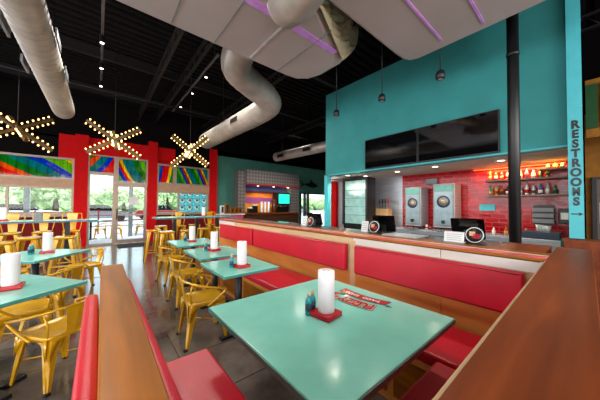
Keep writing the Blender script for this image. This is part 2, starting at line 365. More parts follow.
# ------------------------------------------------------------------ bar building: soffit, back wall
struct('wall_bar_soffit', (4.0, .12, 2.1), (4.15, 3.86, 3.95), 'teal'); 
struct('ceiling', (4.15, .12, 2.1), (4.7, 3.9, 2.16), 'white'); struct('ceiling', (4.7, .12, 2.1), (5.5, 4.45, 2.16), 'white'); struct('ceiling', (5.1, 4.45, 2.1), (5.5, 4.85, 2.16), 'white')
struct('wall_bar_soffit', (4.0, .12, 2.08), (4.16, 3.86, 2.1), 'teal_post')
struct('wall_bar_side', (4.15, 3.84, 2.16), (5.5, 3.9, 3.95), 'teal_far')
struct('wall_bar_end', (4.0, 3.80, 0), (4.12, 3.90, 2.1), 'teal_post')
struct('wall_bar_back', (5.4, .12, 0), (5.5, 2.75, 2.16), 'tile')
struct('wall_bar_back', (5.4, 2.75, 0), (5.5, 4.7, 2.16), 'stainless')
struct('wall_bar_back', (5.3, 4.7, 0), (5.5, 5.1, 2.16), 'red')
struct('wall_bar_near', (4.15, .06, 0), (5.5, .12, 3.95), 'teal_far')
struct('wall_bar_soffit', (4.0, .12, 3.95), (5.5, 3.9, 4.0), 'blackwall')
for k, (x, yv) in enumerate([(4.35, 3.5), (4.75, 3.3), (4.5, 1.7), (4.6, .82), (4.6, 2.45)]):
    mb = MB().lathe([(.07, 0), (.07, -.012), (.05, -.012), (.045, -.004)], (x, yv, 2.1), 20)
    pl = ['above the glass fridge', 'above the steel counter back', 'above the second drink machine', 'above the bottle shelves', 'above the first drink machine'][k]
    dl = tag(mb.build('downlight', 'whitep'), 'small round recessed downlight in the bar soffit ' + pl, 'light', 'downlights under the bar soffit')
    MB().lathe([(.001, -.006), (.045, -.006), (.045, -.009), (.001, -.009)], (x, yv, 2.1), 16).build('lens', 'down', dl)
# neon lit shelf strip
ls = tag(bx('light_strip', (5.3, .2, 2.06), (5.33, 1.35, 2.075), mat('orange_led_strip', (255, 110, 50), .4, emit=(255, 96, 40), es=2)), 'glowing orange strip light above the bottle shelves', 'light strip')
# televisions
for yv0, w, lab in ((2.76 - 1.0, 1.0, 'large black wall television nearer the far end of the turquoise soffit'), (.72, 1.03, 'large black wall television nearer the black column')):
    tv = thing('television', lab, 'television', (3.998, yv0 + w / 2, 2.11), 0, 'televisions on the turquoise soffit')
    bx('housing', (-.05, -w / 2, 0), (0, w / 2, .56), 'black', tv, bev=.004); bx('screen', (-.053, -w / 2 + .012, .014), (-.05, w / 2 - .012, .546), 'screen', tv)
# post with lettering
post = thing('sign_post', 'tall light turquoise post lettered for the restrooms at the end of the bar', 'post', (3.9, .075, 1.05))
bx('post_shaft', (0, -.052, .02), (.1, .055, 3.9), 'teal_post', post)
px0 = -.003
for i, ch in enumerate('RESTROOMS'):
    text('letter', ch, .118, basis((0, -1, 0), (0, 0, 1), (px0, 0, 1.235 - i * .103)), 'black', post, bold=.006, squash=.62 if ch == 'M' else .82)
mb = MB().box((px0 - .001, -.035, .275), (px0, .04, .287)); mb.add([(px0, -.048, .281), (px0, -.015, .302), (px0, -.02, .281), (px0, -.015, .26)], [(0, 1, 2), (0, 2, 3)])
mb.build('arrow', 'black', post)
plinth = tag(bx('wood_plinth', (3.84, -.1, 0), (4.08, .17, 1.06), 'oak_x', bev=.006), 'square wooden plinth carrying the restrooms post', 'plinth')
# black column
pole = thing('steel_column', 'round black steel column rising through the end of the bar', 'column', (3.45, .505, 0))
MB().lathe([(.052, 0), (.052, CZ)], n=28).build('shaft', 'black', pole); MB().lathe([(.055, 3.05), (.06, 3.07), (.055, 3.09)], n=28).build('collar', 'iron', pole)
bx('base_plate', (-.12, -.12, 0), (.12, .12, .02), 'iron', pole)

# ------------------------------------------------------------------ booth partitions
KT = 1.07
def partition(name, label, a, b, capo, mcap, mbody, seams=()):
    t = thing(name, label, 'half wall', (a[0], a[1], 0))
    w, d = b[0] - a[0], b[1] - a[1]
    bx('body', (0, 0, 0), (w, d, KT - .035), mbody, t)
    bx('cap', (-capo, -capo, KT - .035), (w + capo, d + capo, KT), mcap, t, bev=.004)
    return t
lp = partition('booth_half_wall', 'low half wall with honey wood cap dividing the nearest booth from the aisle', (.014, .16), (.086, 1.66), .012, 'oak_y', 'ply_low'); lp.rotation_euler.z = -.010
rp = thing('booth_half_wall', 'wide wood capped half wall running along the right edge below the camera', 'half wall', (0, -.02, 0))
bx('body', (.02, .02, 0), (2.16, .17, KT - .04), 'ply_low', rp); 
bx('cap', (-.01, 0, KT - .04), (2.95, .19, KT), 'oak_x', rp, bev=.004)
bx('body', (2.16, .02, 0), (2.93, .17, KT - .04), 'ply_low', rp)
bx('edge_strip', (-.01, .19, KT - .03), (2.19, .197, KT - .004), 'ply', rp)
# bar side half wall
bp = thing('bar_half_wall', 'long plywood panelled half wall between the booths and the bar', 'half wall', (2.2, .17, 0))
Ln = 5.38
seams = [0.0, .62, 1.52, 2.6, 3.7, 4.55, Ln]
for k in range(len(seams) - 1):
    a, b = seams[k] + .002, seams[k + 1] - .004
    bx('lower_panel', (-.012, a, .42), (.0, b, .66), 'ply_low', bp)
    bx('upper_panel', (-.012, a, .972), (.0, b, KT - .024), 'ply' if k in (2, 3, 4) else 'white_ply', bp)
bx('body', (0, 0, 0), (.25, Ln, KT - .035), 'ply', bp)
bx('mullion', (-.016, 1.485, .42), (-.002, 1.555, KT - .055), 'ply', bp)
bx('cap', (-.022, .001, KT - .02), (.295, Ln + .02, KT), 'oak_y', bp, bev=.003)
bx('cap_stripe_red', (-.012, .002, KT), (.085, Ln, KT + .0015), 'stripe_red', bp); bx('cap_stripe_cream', (.115, .002, KT), (.145, Ln, KT + .0015), 'stripe_cream', bp)  # flat red and cream stripes on the cap top
bx('nosing', (-.018, .03, KT - .026), (0, Ln + .02, KT - .02), 'darkwood', bp)
# bar counter
bc = thing('bar_counter', 'dark topped service bar counter behind the booth half wall', 'counter', (2.5, .17, 0))
bx('counter_top', (0, .30, 1.02), (.42, Ln, 1.06), mat('dark_speckled_stone', (44, 36, 32), .3, nscale=60, var=.5, coat=.2), bc, bev=.004); bx('counter_body', (.02, .04, 0), (.36, Ln - .02, 1.02), 'darkwood', bc)
bx('end_top', (0, .03, 1.02), (.46, .30, KT), 'oak_x', bc)
# pads
def pad(name, a, b, m, parent=None, r=.02, lab=None):
    return bx(name, a, b, m, parent, bev=r, seg=4)
PD = [('nearest', .27, 1.63), ('middle', 1.75, 3.84), ('farthest', 3.9, 5.36)]
for nm, a, b in PD:
    p = tag(pad('back_pad', (2.125, a, .67), (2.187, b, .97), 'vinyl'), 'long red vinyl back cushion on the bar half wall, the %s of three' % nm, 'cushion', 'red back cushions along the bar half wall')
    MB().tube([(2.126, a + .02, .955), (2.126, b - .02, .955)], .004).build('piping', 'vinyl_dark', p); MB().tube([(2.126, a + .02, .685), (2.126, b - .02, .685)], .004).build('piping', 'vinyl_dark', p)
def bench(label, x0, x1, y0, y1, front):
    t = thing('bench', label, 'bench', ((x0 + x1) / 2, (y0 + y1) / 2, 0))
    w, d = (x1 - x0) / 2, (y1 - y0) / 2
    fx = .05 if front == 'x' else 0
    bx('box_base', (-w + (.04 if front == '-x' else 0), -d + .01, 0), (w - (.04 if front == '+x' else 0), d - .01, .40), 'ply_low', t)
    bx('seat_cushion', (-w, -d, .40), (w, d, .48), 'vinyl', t, bev=.025, seg=4)
    if front == '-x':
        k = max(1, round(2 * d / .7))
        for i in range(k):
            a = -d + .06 + i * 2 * (d - .03) / k; b = a + 2 * (d - .03) / k - .06
            bx('front_panel', (-w + .028, a, .06), (-w + .04, b, .34), 'oak_y', t)
    return t
bench('red vinyl bench along the bar wall behind the nearest table', 1.6, 2.125, .20, 1.66, '-x')
bench('red vinyl bench behind the second and third tables', 1.55, 2.125, 1.70, 3.86, '-x')
bench('red vinyl bench at the far end of the booth row', 1.55, 2.125, 3.89, 5.40, '-x')
bench('red vinyl bench seat against the low half wall left of the nearest table', .165, .57, .20, 1.60, '+x')
bench('dark red corner bench seat under the wide right half wall', .62, 1.58, .20, .60, 'y')
bench('red vinyl bench on the aisle side of the low half wall', -.62, -.04, .2, 1.42, '-x')
tag(pad('back_pad', (.104, .22, .56), (.146, 1.62, 1.0), 'vinyl'), 'red back cushion on the booth side of the low half wall', 'cushion')
tag(pad('back_pad', (-.04, .2, .50), (.012, 1.6, .95), 'vinyl'), 'red back cushion on the aisle side of the low half wall', 'cushion')
tag(pad('back_pad', (.6, .171, .56), (2.1, .198, .98), 'vinyl', r=.008), 'thin red back cushion under the cap of the right half wall', 'cushion')

# ------------------------------------------------------------------ tables
def table(label, cx, cy, w, d, rz=0, hz=.75, feet=1, group=None, slot=None):
    t = thing('dining_table', label, 'table', (cx, cy, 0), rz, group)
    bx('tabletop', (-w / 2, -d / 2, hz - .032), (w / 2, d / 2, hz), 'table', t, bev=.005)
    bx('top_edge', (-w / 2 - .003, -d / 2 - .003, hz - .03), (w / 2 + .003, d / 2 + .003, hz - .006), 'table_edge', t)
    MB().lathe([(.038, .03), (.038, hz - .05)], n=16).build('pedestal', 'iron', t); bx('mounting_plate', (-.14, -.14, hz - .05), (.14, .14, hz - .032), 'iron', t)
    s = .30 if w > 1 else .2
    mb = MB()
    for a in (0, pi / 2): mb.box((-s, -.035, .0), (s, .035, .03), Matrix.Rotation(a, 4, 'Z'))
    mb.build('cross_base', 'iron', t, bev=.006)
    return t
T1 = table('large teal table in the nearest booth with a red printed emblem', 1.08, 1.03, 1.05, 1.05)
table('teal square table, second from the camera along the bench', 1.195, 2.46, .60, .66, group='teal tables along the bench')
table('teal square table, third from the camera along the bench', 1.28, 3.37, .64, .74, group='teal tables along the bench')
table('teal square table farthest down the bench row', 1.30, 4.47, .66, .76, group='teal tables along the bench')
TA = table('teal table nearest the left edge, turned cornerwise, with light reflections', -.59, 2.83, .76, .76, radians(36), group='teal tables in the left aisle')
TB = table('teal table behind the nearest left one, turned cornerwise', -.60, 4.56, .76, .76, radians(52), group='teal tables in the left aisle')
# emblem on the near table: reads from the bench side
Z = .7515
lg = []
def arcband(c, r0, r1, a0, a1, n=24):
    P = []
    for k in range(n + 1): a = a0 + (a1 - a0) * k / n; P.append((c[0] + r1 * cos(a), c[1] + r1 * sin(a)))
    for k in range(n + 1): a = a1 + (a0 - a1) * k / n; P.append((c[0] + r0 * cos(a), c[1] + r0 * sin(a)))
    return P
# emblem frame: u along +y (reading direction), v along -x (up). centre
ec = (1.385 - 1.08, 1.035 - 1.03)
def em(poly, z, name, m, dz=.0008):
    P = [(ec[0] - v, ec[1] + u * .92) for u, v in poly]
    return MB().prism(P, Z + z - .001, Z + z + dz).build(name, m, T1)
def wavy(u0, u1, vf, h, n=20):
    return [(u0 + (u1 - u0) * k / n, vf((k / n) * 2 - 1) - h / 2) for k in range(n + 1)] + [(u1 + (u0 - u1) * k / n, vf(1 - (k / n) * 2) + h / 2) for k in range(n + 1)]
for i, ch in enumerate("FUZZY'S"):
    u = -.132 + i * .05; s = (u - .02) / .19; ang = -s * .33
    for dz, mm, bo in ((.0006, 'black', .017), (.0012, 'stripe_cream', .012), (.0018, 'redgloss', .006)):
        m4 = basis((-sin(ang), cos(ang), 0), (-cos(ang), -sin(ang), 0), (ec[0] - (.05 - .035 * s * s), ec[1] + u, Z + dz))
        text('emblem_letter' if dz > .0015 else 'letter_outline', ch, .105, m4, mm, T1, depth=.0003, bold=bo, squash=.78)
rv = lambda s: -.066 - .03 * s * s + .012 * s
em(wavy(-.19, .21, rv, .085), 0, 'ribbon_outline', 'black'); em(wavy(-.184, .204, rv, .072), .0006, 'ribbon', 'redgloss')
for i, ch in enumerate('TACO SHOP'):
    if ch == ' ': continue
    u = -.115 + i * .031; s = (u - .01) / .19
    text('ribbon_letter', ch, .044, basis((0, 1, 0), (-1, 0, 0), (ec[0] - rv(s), ec[1] + u, Z + .0018)), 'whitep', T1, depth=.0005, bold=.001)
em([(.12, -.02), (.17, -.005), (.2, .01), (.17, .012), (.13, 0)], .001, 'green_pepper', 'green'); em([(-.24, -.07), (-.2, -.05), (-.2, -.085)], 0, 'ribbon_tail', 'label_dark')

# towel rolls on red holders, bottle pairs
def holder(label, x, y, z, rz=0):
    t = thing('towel_holder', label, 'holder', (x, y, z), rz, 'red paper towel holders')
    bx('base', (-.07, -.07, 0), (.07, .07, .028), 'redgloss', t, bev=.006); MB().lathe([(.012, .028), (.012, .25)], n=10).build('rod', 'redgloss', t)
    return t
def roll_(label, x, y, z):
    t = thing('paper_towel_roll', label, 'paper towels', (x, y, z + .029), 0, 'white paper towel rolls')
    n = 28; mb = MB(); mb.lathe([(.021, 0), (.048, 0), (.049, .006), (.049, .232), (.047, .237), (.021, .237)], n=n); mb.build('roll', 'paper', t)
    MB().lathe([(.0215, .001), (.0215, .238), (.0165, .238), (.0165, .001)], n=16).build('core', 'cardboard', t)
    return t
def sauce(label, x, y, z, dark=0):
    t = thing('sauce_bottle', label, 'sauce bottle', (x, y, z), 0, 'teal sauce bottles'); t.scale = (.85, .85, .85)
    MB().lathe([(.02, 0), (.023, .004), (.023, .095), (.018, .11), (.009, .122), (.009, .128)], n=16).build('bottle_body', 'teal_plastic', t)
    MB().lathe([(.0235, .03), (.0235, .08)], n=16).build('bottle_label', 'label_dark' if dark else 'whitep' if 0 else 'label_dark', t, label='dark printed wrap label')
    MB().lathe([(.011, .128), (.011, .142), (.005, .158), (.003, .158)], n=12).build('cap', 'cap_orange', t)
    return t
setp = [(1.045, 1.0, .751, 'on the nearest table beside the emblem', (-.072, .075), (-.03, .085)),
        (1.175, 2.35, .751, 'on the second table of the bench row', (-.10, .03), (-.075, .085)),
        (1.28, 3.42, .751, 'on the third table of the bench row', (-.11, .03), (-.085, .09)),
        (1.29, 4.50, .751, 'on the farthest bench table', (-.11, .03), (-.085, .09)),
        (-.50, 2.84, .751, 'on the cornerwise table nearest the left edge', (-.14, -.04), (-.15, .03)),
        (-.50, 4.62, .751, 'on the second cornerwise table at the left', (-.15, -.06), (-.14, .02)),
        (2.45, 7.45, 1.056, 'on the high table right of the door', (-.3, .05), (-.35, .1)),
        (-1.42, 7.35, 1.056, 'on the high table near the left edge', (-.14, .03), (-.2, .05))]
for x, y, z, w, b1, b2 in setp:
    holder('red square paper towel holder ' + w, x, y, z, radians(random.choice((0, 8, -6)))); roll_('white paper towel roll ' + w, x, y, z)
    sauce('left teal sauce bottle of the pair ' + w, x + b1[0], y + b1[1], z); sauce('right teal sauce bottle of the pair ' + w, x + b2[0], y + b2[1], z)

# ------------------------------------------------------------------ chairs (front = +x)
def leg_mb(x0, y0, z0, x1, y1, z1, w0=.085, w1=.028):
    # folded sheet metal leg: curved L section tapering to a foot
    sx = 1 if x0 > 0 else -1; sy = 1 if y0 > 0 else -1; rings = []
    for k in range(6):
        t = k / 5; w = w0 + (w1 - w0) * (t ** .8); cx = x0 + (x1 - x0) * t; cy = y0 + (y1 - y0) * t; z = z0 + (z1 - z0) * t
        rings.append([(cx, cy - sy * w, z), (cx + sx * .002, cy - sy * w * .3, z), (cx - sx * .006, cy - sy * .006, z), (cx - sx * w * .3, cy + sy * .002, z), (cx - sx * w, cy, z), (cx - sx * w, cy - sy * .006, z), (cx - sx * .016, cy - sy * .016, z), (cx - sx * .006, cy - sy * w, z)][::(1 if sx * sy > 0 else -1)])
    return MB().loft(rings, smooth=False)
def make_chair(label, group):
    t = thing('metal_armchair', label, 'chair', (0, 0, 0), 0, group)
    # dished seat with rolled skirt
    rings = []
    for sc_, z in ((1.0, .408), (1.02, .437), (1.0, .449), (.93, .450), (.82, .441), (.45, .437), (.02, .436)):
        rings.append([(x * sc_ + .005, y * sc_, z) for x, y in rrect(-.18, -.185, .18, .185, .06)])
    MB().loft(rings, caps=True).build('seat', 'yellow', t)
    for sx in (1, -1):
        for sy in (1, -1):
            o = leg_mb(sx * .165, sy * .168, .43, sx * .205, sy * .2, .012, .085, .03).build('leg', 'yellow', t)
            MB().box((sx * .205 - .017, sy * .195 - .017, 0), (sx * .205 + .017, sy * .195 + .017, .02)).build('foot_cap', 'rubber', o)
    mb = MB()
    for rot in range(4):
        R4 = Matrix.Rotation(rot * pi / 2, 4, 'Z'); vs = []
        for k in range(13):
            u = -1 + k / 6; zl = .405 - .15 * u ** 4; off = .172 + .04 * (.43 - zl) / .42 * 1.0
            wv = .16 + .03 * (.43 - zl) / .42
            vs += [(off - .0, u * wv, .425), (off + .006, u * wv, zl)]
        mb.add(vs, [(2 * k, 2 * k + 1, 2 * k + 3, 2 * k + 2) for k in range(12)], True, R4)
    ap = mb.build('apron', 'yellow', t); sm_ = ap.modifiers.new('solid', 'SOLIDIFY'); sm_.thickness = .004
    pts = [(.0, -.19, .40), (.08, -.215, .47), (.15, -.24, .545), (.155, -.25, .572), (.11, -.262, .59), (0, -.268, .62), (-.11, -.235, .65), (-.19, -.14, .668), (-.222, 0, .675)]
    full = pts + [(x, -y, z) for x, y, z in reversed(pts[:-1])]
    MB().tube(spline(full, 5), .0115, n=8).build('arm_rail', 'yellow', t)
    for s in (1, -1): MB().tube([(-.15, s * .165, .43), (-.17, s * .18, .55), (-.15, s * .2, .657)], .008, n=6).build('arm_strut', 'yellow', t)
    rings = []
    for k in range(6):
        q = k / 5; z = .43 + .255 * q; w = .055 + .035 * q; x = -.17 - .05 * q - .012 * sin(pi * q)
        rings.append([(x, -w, z), (x - .008, 0, z), (x, w, z), (x + .004, w, z), (x - .004, 0, z), (x + .004, -w, z)])
    MB().loft(rings, smooth=False).build('back_splat', 'yellow', t)
    MB().tube([(.19, -.17, .2), (-.19, .17, .2)], .006, 6).tube([(.19, .17, .2), (-.19, -.17, .2)], .006, 6).build('cross_brace', 'yellow', t)
    return t
ch0 = make_chair('yellow metal armchair beside the second bench table, nearest the camera in its row', 'yellow armchairs along the bench tables')
ch0.location = (.885, 2.66, 0); ch0.rotation_euler.z = radians(-4)
ch0.scale = (1.0, 1.0, .95)
dup(ch0, (1.02, 3.76, 0), radians(4), 'yellow metal armchair at the third bench table'); dup(ch0, (1.08, 4.94, 0), radians(10), 'yellow metal armchair at the farthest bench table')
GL = 'yellow armchairs at the left cornerwise tables'
dup(ch0, (-.38, 2.36 + .34, 0), radians(127), 'yellow metal armchair nearest the camera at the left, arms round the table corner', GL, (.95, .93, .89)).location = (-.23, 2.81, 0)
dup(ch0, (-.52, 3.42, 0), radians(190), 'yellow metal armchair just behind the nearest left table', GL)
dup(ch0, (-.14, 5.25, 0), radians(205), 'yellow metal armchair behind the second left table near the aisle', GL)
dup(ch0, (-.36, 4.05, 0), radians(150), 'yellow metal armchair tucked in front of the second left table', GL)
dup(ch0, (-1.0, 5.35, 0), radians(300), 'yellow metal armchair on the far side of the second left table', GL)

# ------------------------------------------------------------------ stools
def make_stool(back, label, group):
    t = thing('bar_stool', label, 'stool', (0, 0, 0), 0, group)
    HZ = .76
    rings = []
    for s, z in ((1.0, HZ - .045), (1.02, HZ - .01), (1.0, HZ), (.9, HZ + .001), (.7, HZ - .004), (.02, HZ - .006)):
        rings.append([(x * s, y * s, z) for x, y in rrect(-.15, -.15, .15, .15, .035)])
    MB().loft(rings).build('seat', 'yellow', t)
    for sx in (1, -1):
        for sy in (1, -1):
            leg_mb(sx * .14, sy * .14, HZ - .03, sx * .205, sy * .205, 0, .075, .028).build('leg', 'yellow', t)
    q = .186
    for a, b in (((-q, -q), (q, -q)), ((q, -q), (q, q)), ((q, q), (-q, q)), ((-q, q), (-q, -q))):
        MB().box((min(a[0], b[0]) - .006, min(a[1], b[1]) - .006, .2), (max(a[0], b[0]) + .006, max(a[1], b[1]) + .006, .222)).build('foot_rail', 'yellow', t)
    if back:
        pts = [(-.14, .14, .74), (-.175, .17, .95), (-.17, .18, 1.14), (-.12, .185, 1.165), (.12, .185, 1.165), (.17, .18, 1.14), (.175, .17, .95), (.14, .14, .74)]
        MB().tube(spline(pts, 4), .010, 6).build('back_frame', 'yellow', t)
        MB().loft([[(-.06, .15, .75), (.06, .15, .75), (.06, .156, .75), (-.06, .156, .75)], [(-.1, .18, 1.17), (.1, .18, 1.17), (.1, .186, 1.17), (-.1, .186, 1.17)]], smooth=False).build('back_splat', 'yellow', t)
    return t
s0 = make_stool(False, 'backless yellow stool at the right high table, closest to the door', 'backless yellow stools at the high tables')
s0.location = (1.28, 6.52, 0)
for x, y, l in [(1.10, 7.10, 'set back just behind the one nearest the door'), (1.76, 6.60, 'second from the door in the front row'), (2.26, 6.80, 'third from the door in the front row'), (2.78, 7.0, 'far right end of the front row')]:
    dup(s0, (x, y, 0), radians(random.uniform(-8, 8)), 'backless yellow stool, right high table, ' + l)
for x, y, l in [(-1.22, 6.25, 'nearest the left edge of the photo'), (-1.0, 6.85, 'in the middle'), (-.48, 6.62, 'closest to the red column'), (-1.75, 6.5, 'partly cut by the left edge')]:
    dup(s0, (x, y, 0), radians(random.uniform(-8, 8)), 'backless yellow stool before the left high table, ' + l)
s1 = make_stool(True, 'low backed yellow stool, window side of the left high table, by the red column', 'backed yellow stools at the high tables')
s1.location = (-.48, 8.1, 0)
for x, y, l in [(-.97, 8.1, 'left high table, second from the red column'), (-1.45, 8.1, 'left high table, third from the red column'), (-2.1, 8.1, 'left high table, fourth from the red column'), (1.95, 8.1, 'right high table, nearer the door'), (2.92, 8.1, 'right high table, farther from the door')]:
    dup(s1, (x, y, 0), 0, 'low backed yellow stool on the window side, ' + l)

for x, l in [(1.48, 'nearest the door'), (2.44, 'middle of the far row'), (3.4, 'beside the green wall')]:
    dup(s0, (x, 8.3, 0), 0, 'backless yellow stool behind the right high table, ' + l)
# high tables
def hightable(label, x0, x1, y0, y1):
    t = thing('high_table', label, 'high table', ((x0 + x1) / 2, (y0 + y1) / 2, 0), 0, 'long high tables by the windows')
    w, d = (x1 - x0) / 2, (y1 - y0) / 2
    bx('tabletop', (-w, -d, 1.015), (w, d, 1.055), 'table', t, bev=.004); bx('top_edge', (-w - .004, -d - .004, 1.018), (w + .004, d + .004, 1.05), mat('blue_grey_edge_band', (74, 104, 124), .3), t)
    for s in (-1, 0, 1):
        MB().box((s * (w - .5) - .04, -.04, .02), (s * (w - .5) + .04, .04, 1.015)).build('leg', 'iron', t); bx('foot', (s * (w - .5) - .05, -d * .8, 0), (s * (w - .5) + .05, d * .8, .03), 'iron', t)
    return t
hightable('long high table with teal top left of the door', -4.2, .0, 7.05, 7.6)
hightable('long high table with teal top right of the door', 1.15, 3.35, 7.1, 7.7)
# door mat
tag(bx('door_mat', (.52, 9.55, 0), (1.5, 10.45, .012), 'mat'), 'charcoal mat on the floor inside the glass door', 'mat')
# extra items on high table
tag(bx('napkin_box', (-1.0, 7.25, 1.056), (-.88, 7.37, 1.2), 'greyp', bev=.006), 'small grey box standing on the left high table', 'box')

# ------------------------------------------------------------------ marquee star lights
def star(label, x, y, z, rz, a0, n3=1):
    t = thing('star_pendant', label, 'pendant light', (x, y, z), rz, 'bulb studded star pendants')
    dirs = [Vector((cos(a0), 0, sin(a0))), Vector((-cos(a0 * .95), 0, sin(a0 * .95))), Vector((.0, .80, .60))]
    for i, dv in enumerate(dirs):
        L = .60 if i < 2 else .45
        side = Vector((0, 1, 0)) if i < 2 else Vector((1, 0, 0)); up = dv.cross(side).normalized()
        rm = Matrix((( dv.x, side.x, up.x, 0), (dv.y, side.y, up.y, 0), (dv.z, side.z, up.z, 0), (0, 0, 0, 1)))
        o = MB().box((-L, -.03, -.028), (L, .03, .028), rm).build('bar', 'marq', t)
        for s in (-1, 1):
            for k in range(5 + (i < 2)):
                for q in (-1, 1):
                    p = dv * (s * (.11 + k * (L - .14) / 5)) + side * .0 + up * q * .062
                    if i == 2: p = dv * (s * (.11 + k * (L - .14) / 5)) + up * q * .03 + side * q * .055
                    MB().lathe([(.002, -.017), (.012, -.013), (.015, 0), (.011, .012), (.002, .017)], tuple(p), 8).build('bulb', 'bulb', o)
    MB().lathe([(.05, -.05), (.06, 0), (.05, .05)], n=10).build('hub', 'marq', t)
    MB().tube([(0, 0, .04), (0, 0, CZ - z)], .006, 6).build('suspension_rod', 'black', t)
    return t
star('star shaped pendant studded with bulbs, cut by the left edge', -1.21, 7.0, 2.84, radians(28), radians(34))
star('star shaped pendant studded with bulbs in front of the red wall over the door', .27, 7.0, 2.88, radians(4), radians(36))
star('star shaped pendant studded with bulbs, rightmost, beside the galvanised duct', 1.90, 6.95, 2.87, radians(-30), radians(42))

# ------------------------------------------------------------------ ducts
def ring_duct(name, label, pts, r, ribs=.1, n=28, ribm='galv', vents=()):
    t = thing(name, label, 'duct', (0, 0, 0))
    P = [Vector(p) for p in pts]
    mb = MB().tube(P, r, n); L = 0
    for a, b in zip(P[:-1], P[1:]):
        d = (b - a); ln = d.length; d.normalize(); u = d.cross(Vector((0, 0, 1))); 
        if u.length < .1: u = Vector((1, 0, 0))
        u.normalize(); w = d.cross(u)
        while L < ln:
            c = a + d * L
            rings = [[tuple(c + d * o + (u * cos(2 * pi * j / n) + w * sin(2 * pi * j / n)) * (r + h)) for j in range(n)] for o, h in ((-.006, 0), (0, .005), (.006, 0))]
            mb.loft(rings, caps=False); L += ribs
        L -= ln
    mb.build('duct_body', ribm, t)
    return t
d1 = ring_duct('spiral_duct', 'round spiral galvanised duct hanging over the left aisle', [(-.635, -1.5, 3.40), (-.60, 7.2, 3.40)], .175, .13)
for yv in (3.9, 4.9):
    bx('vent_grille', (-.40, yv, 3.33), (-.425 + .01, yv + .4, 3.43), 'greyp', d1); bx('vent_grille', (-.845, yv, 3.33), (-.82, yv + .4, 3.43), 'greyp', d1)
d2 = ring_duct('elbow_duct', 'fat galvanised duct bending twice out from the ceiling unit', spline([(1.62, 2.75, 3.75), (1.60, 3.2, 3.8), (1.66, 3.6, 3.62), (2.03, 3.84, 3.58), (2.43, 3.98, 3.52), (2.68, 4.2, 3.47), (2.68, 4.7, 3.43)], 5) + [Vector((2.60, 7.75, 3.42))], .235, .6)
bx('vent_grille', (2.42, 5.2, 3.37), (2.45, 5.55, 3.47), 'black', d2); bx('vent_grille', (2.355, 7.3, 3.37), (2.38, 7.5, 3.47), 'black', d2)
d3 = ring_duct('round_duct', 'galvanised round duct hanging before the far green wall', [(5.66, 8.3, 3.4), (5.9, 4.6, 3.4)], .175, .9)
bx('vent_grille', (5.46, 7.6, 3.3), (5.49, 7.95, 3.42), 'black', d3); bx('vent_grille', (5.5, 6.1, 3.3), (5.55, 6.45, 3.42), 'black', d3)
for (x, y0, z0) in ((-.62, 5.5, 3.39), (5.75, 6.5, 3.4), (5.66, 7.9, 3.4), (2.63, 6.5, 3.42)):
    tag(MB().tube([(x, y0, z0 + .2), (x, y0, CZ)], .006, 6).build('hanger_rod', 'black'), 'thin black hanger rod above the ' + {-.62: 'spiral duct', 5.75: 'far duct, middle', 5.66: 'far duct, end', 2.63: 'elbow duct'}[x], 'rod')

# big boxed ceiling units
def unit(label, x0, x1, y0, y1, z0, z1, foot, seams, sm, flare=False):
    t = thing('air_duct_plenum', label, 'duct', (0, 0, 0))
    r = .22
    P = foot
    cx_, cy_ = sum(p[0] for p in P) / len(P), sum(p[1] for p in P) / len(P)
    rings = []
    for ins, z, fl in ((.05, z0, 0), (.012, z0 + .03, .02), (0, z0 + .08, .05), (0, z0 + .2, .12), (0, z0 + .42, .2), (0, z1, .24)):
        if not flare: fl = 0
        rings.append([(x + (ins if x < cx_ else -ins) + (fl if x > 2.1 else 0), y + (ins if y < cy_ else -ins), z) for x, y in P])
    MB().loft(rings, smooth=False).build('casing', 'hoodw', t)
    for s in seams: bx('seam', (s - (.012 if s in sm else .004), y0 + .1, z0 - .006), (s + (.012 if s in sm else .004), y1 - .08, z0), 'seam' if s in sm else 'greyp', t)
    return t
u1 = unit('long off white ceiling plenum with the round duct below, spanning the top', -1.5, 2.28, 1.56, 2.70, 3.2, 3.80, [(-.3, 1.5), (1.40, 1.52), (2.25, 1.93), (2.34, 2.02), (2.34, 2.40), (2.28, 2.58), (2.16, 2.68), (2.0, 2.70), (-.3, 2.70)], [.1, .52, .95, 1.39, 1.8], [1.39], True)
u1b = unit('second off white ceiling plenum near the bar, upper right', 1.35, 2.98, .1, 1.48, 3.2, 3.8, [(1.3, .1), (3.0, .1), (3.0, 1.34), (2.97, 1.42), (2.88, 1.46), (2.75, 1.47), (1.3, 1.47)], [], [])
# purple LED glow put into colour: tinted bands under the plenums
bx('purple_glow_band', (-.25, 1.84, 3.196), (2.1, 1.92, 3.2), 'purple', u1)
bx('purple_glow_band', (1.5, .98, 3.192), (2.8, 1.0, 3.2), 'purple', u1b); bx('purple_glow_band', (1.5, .62, 3.192), (2.85, .64, 3.2), 'purple', u1b)
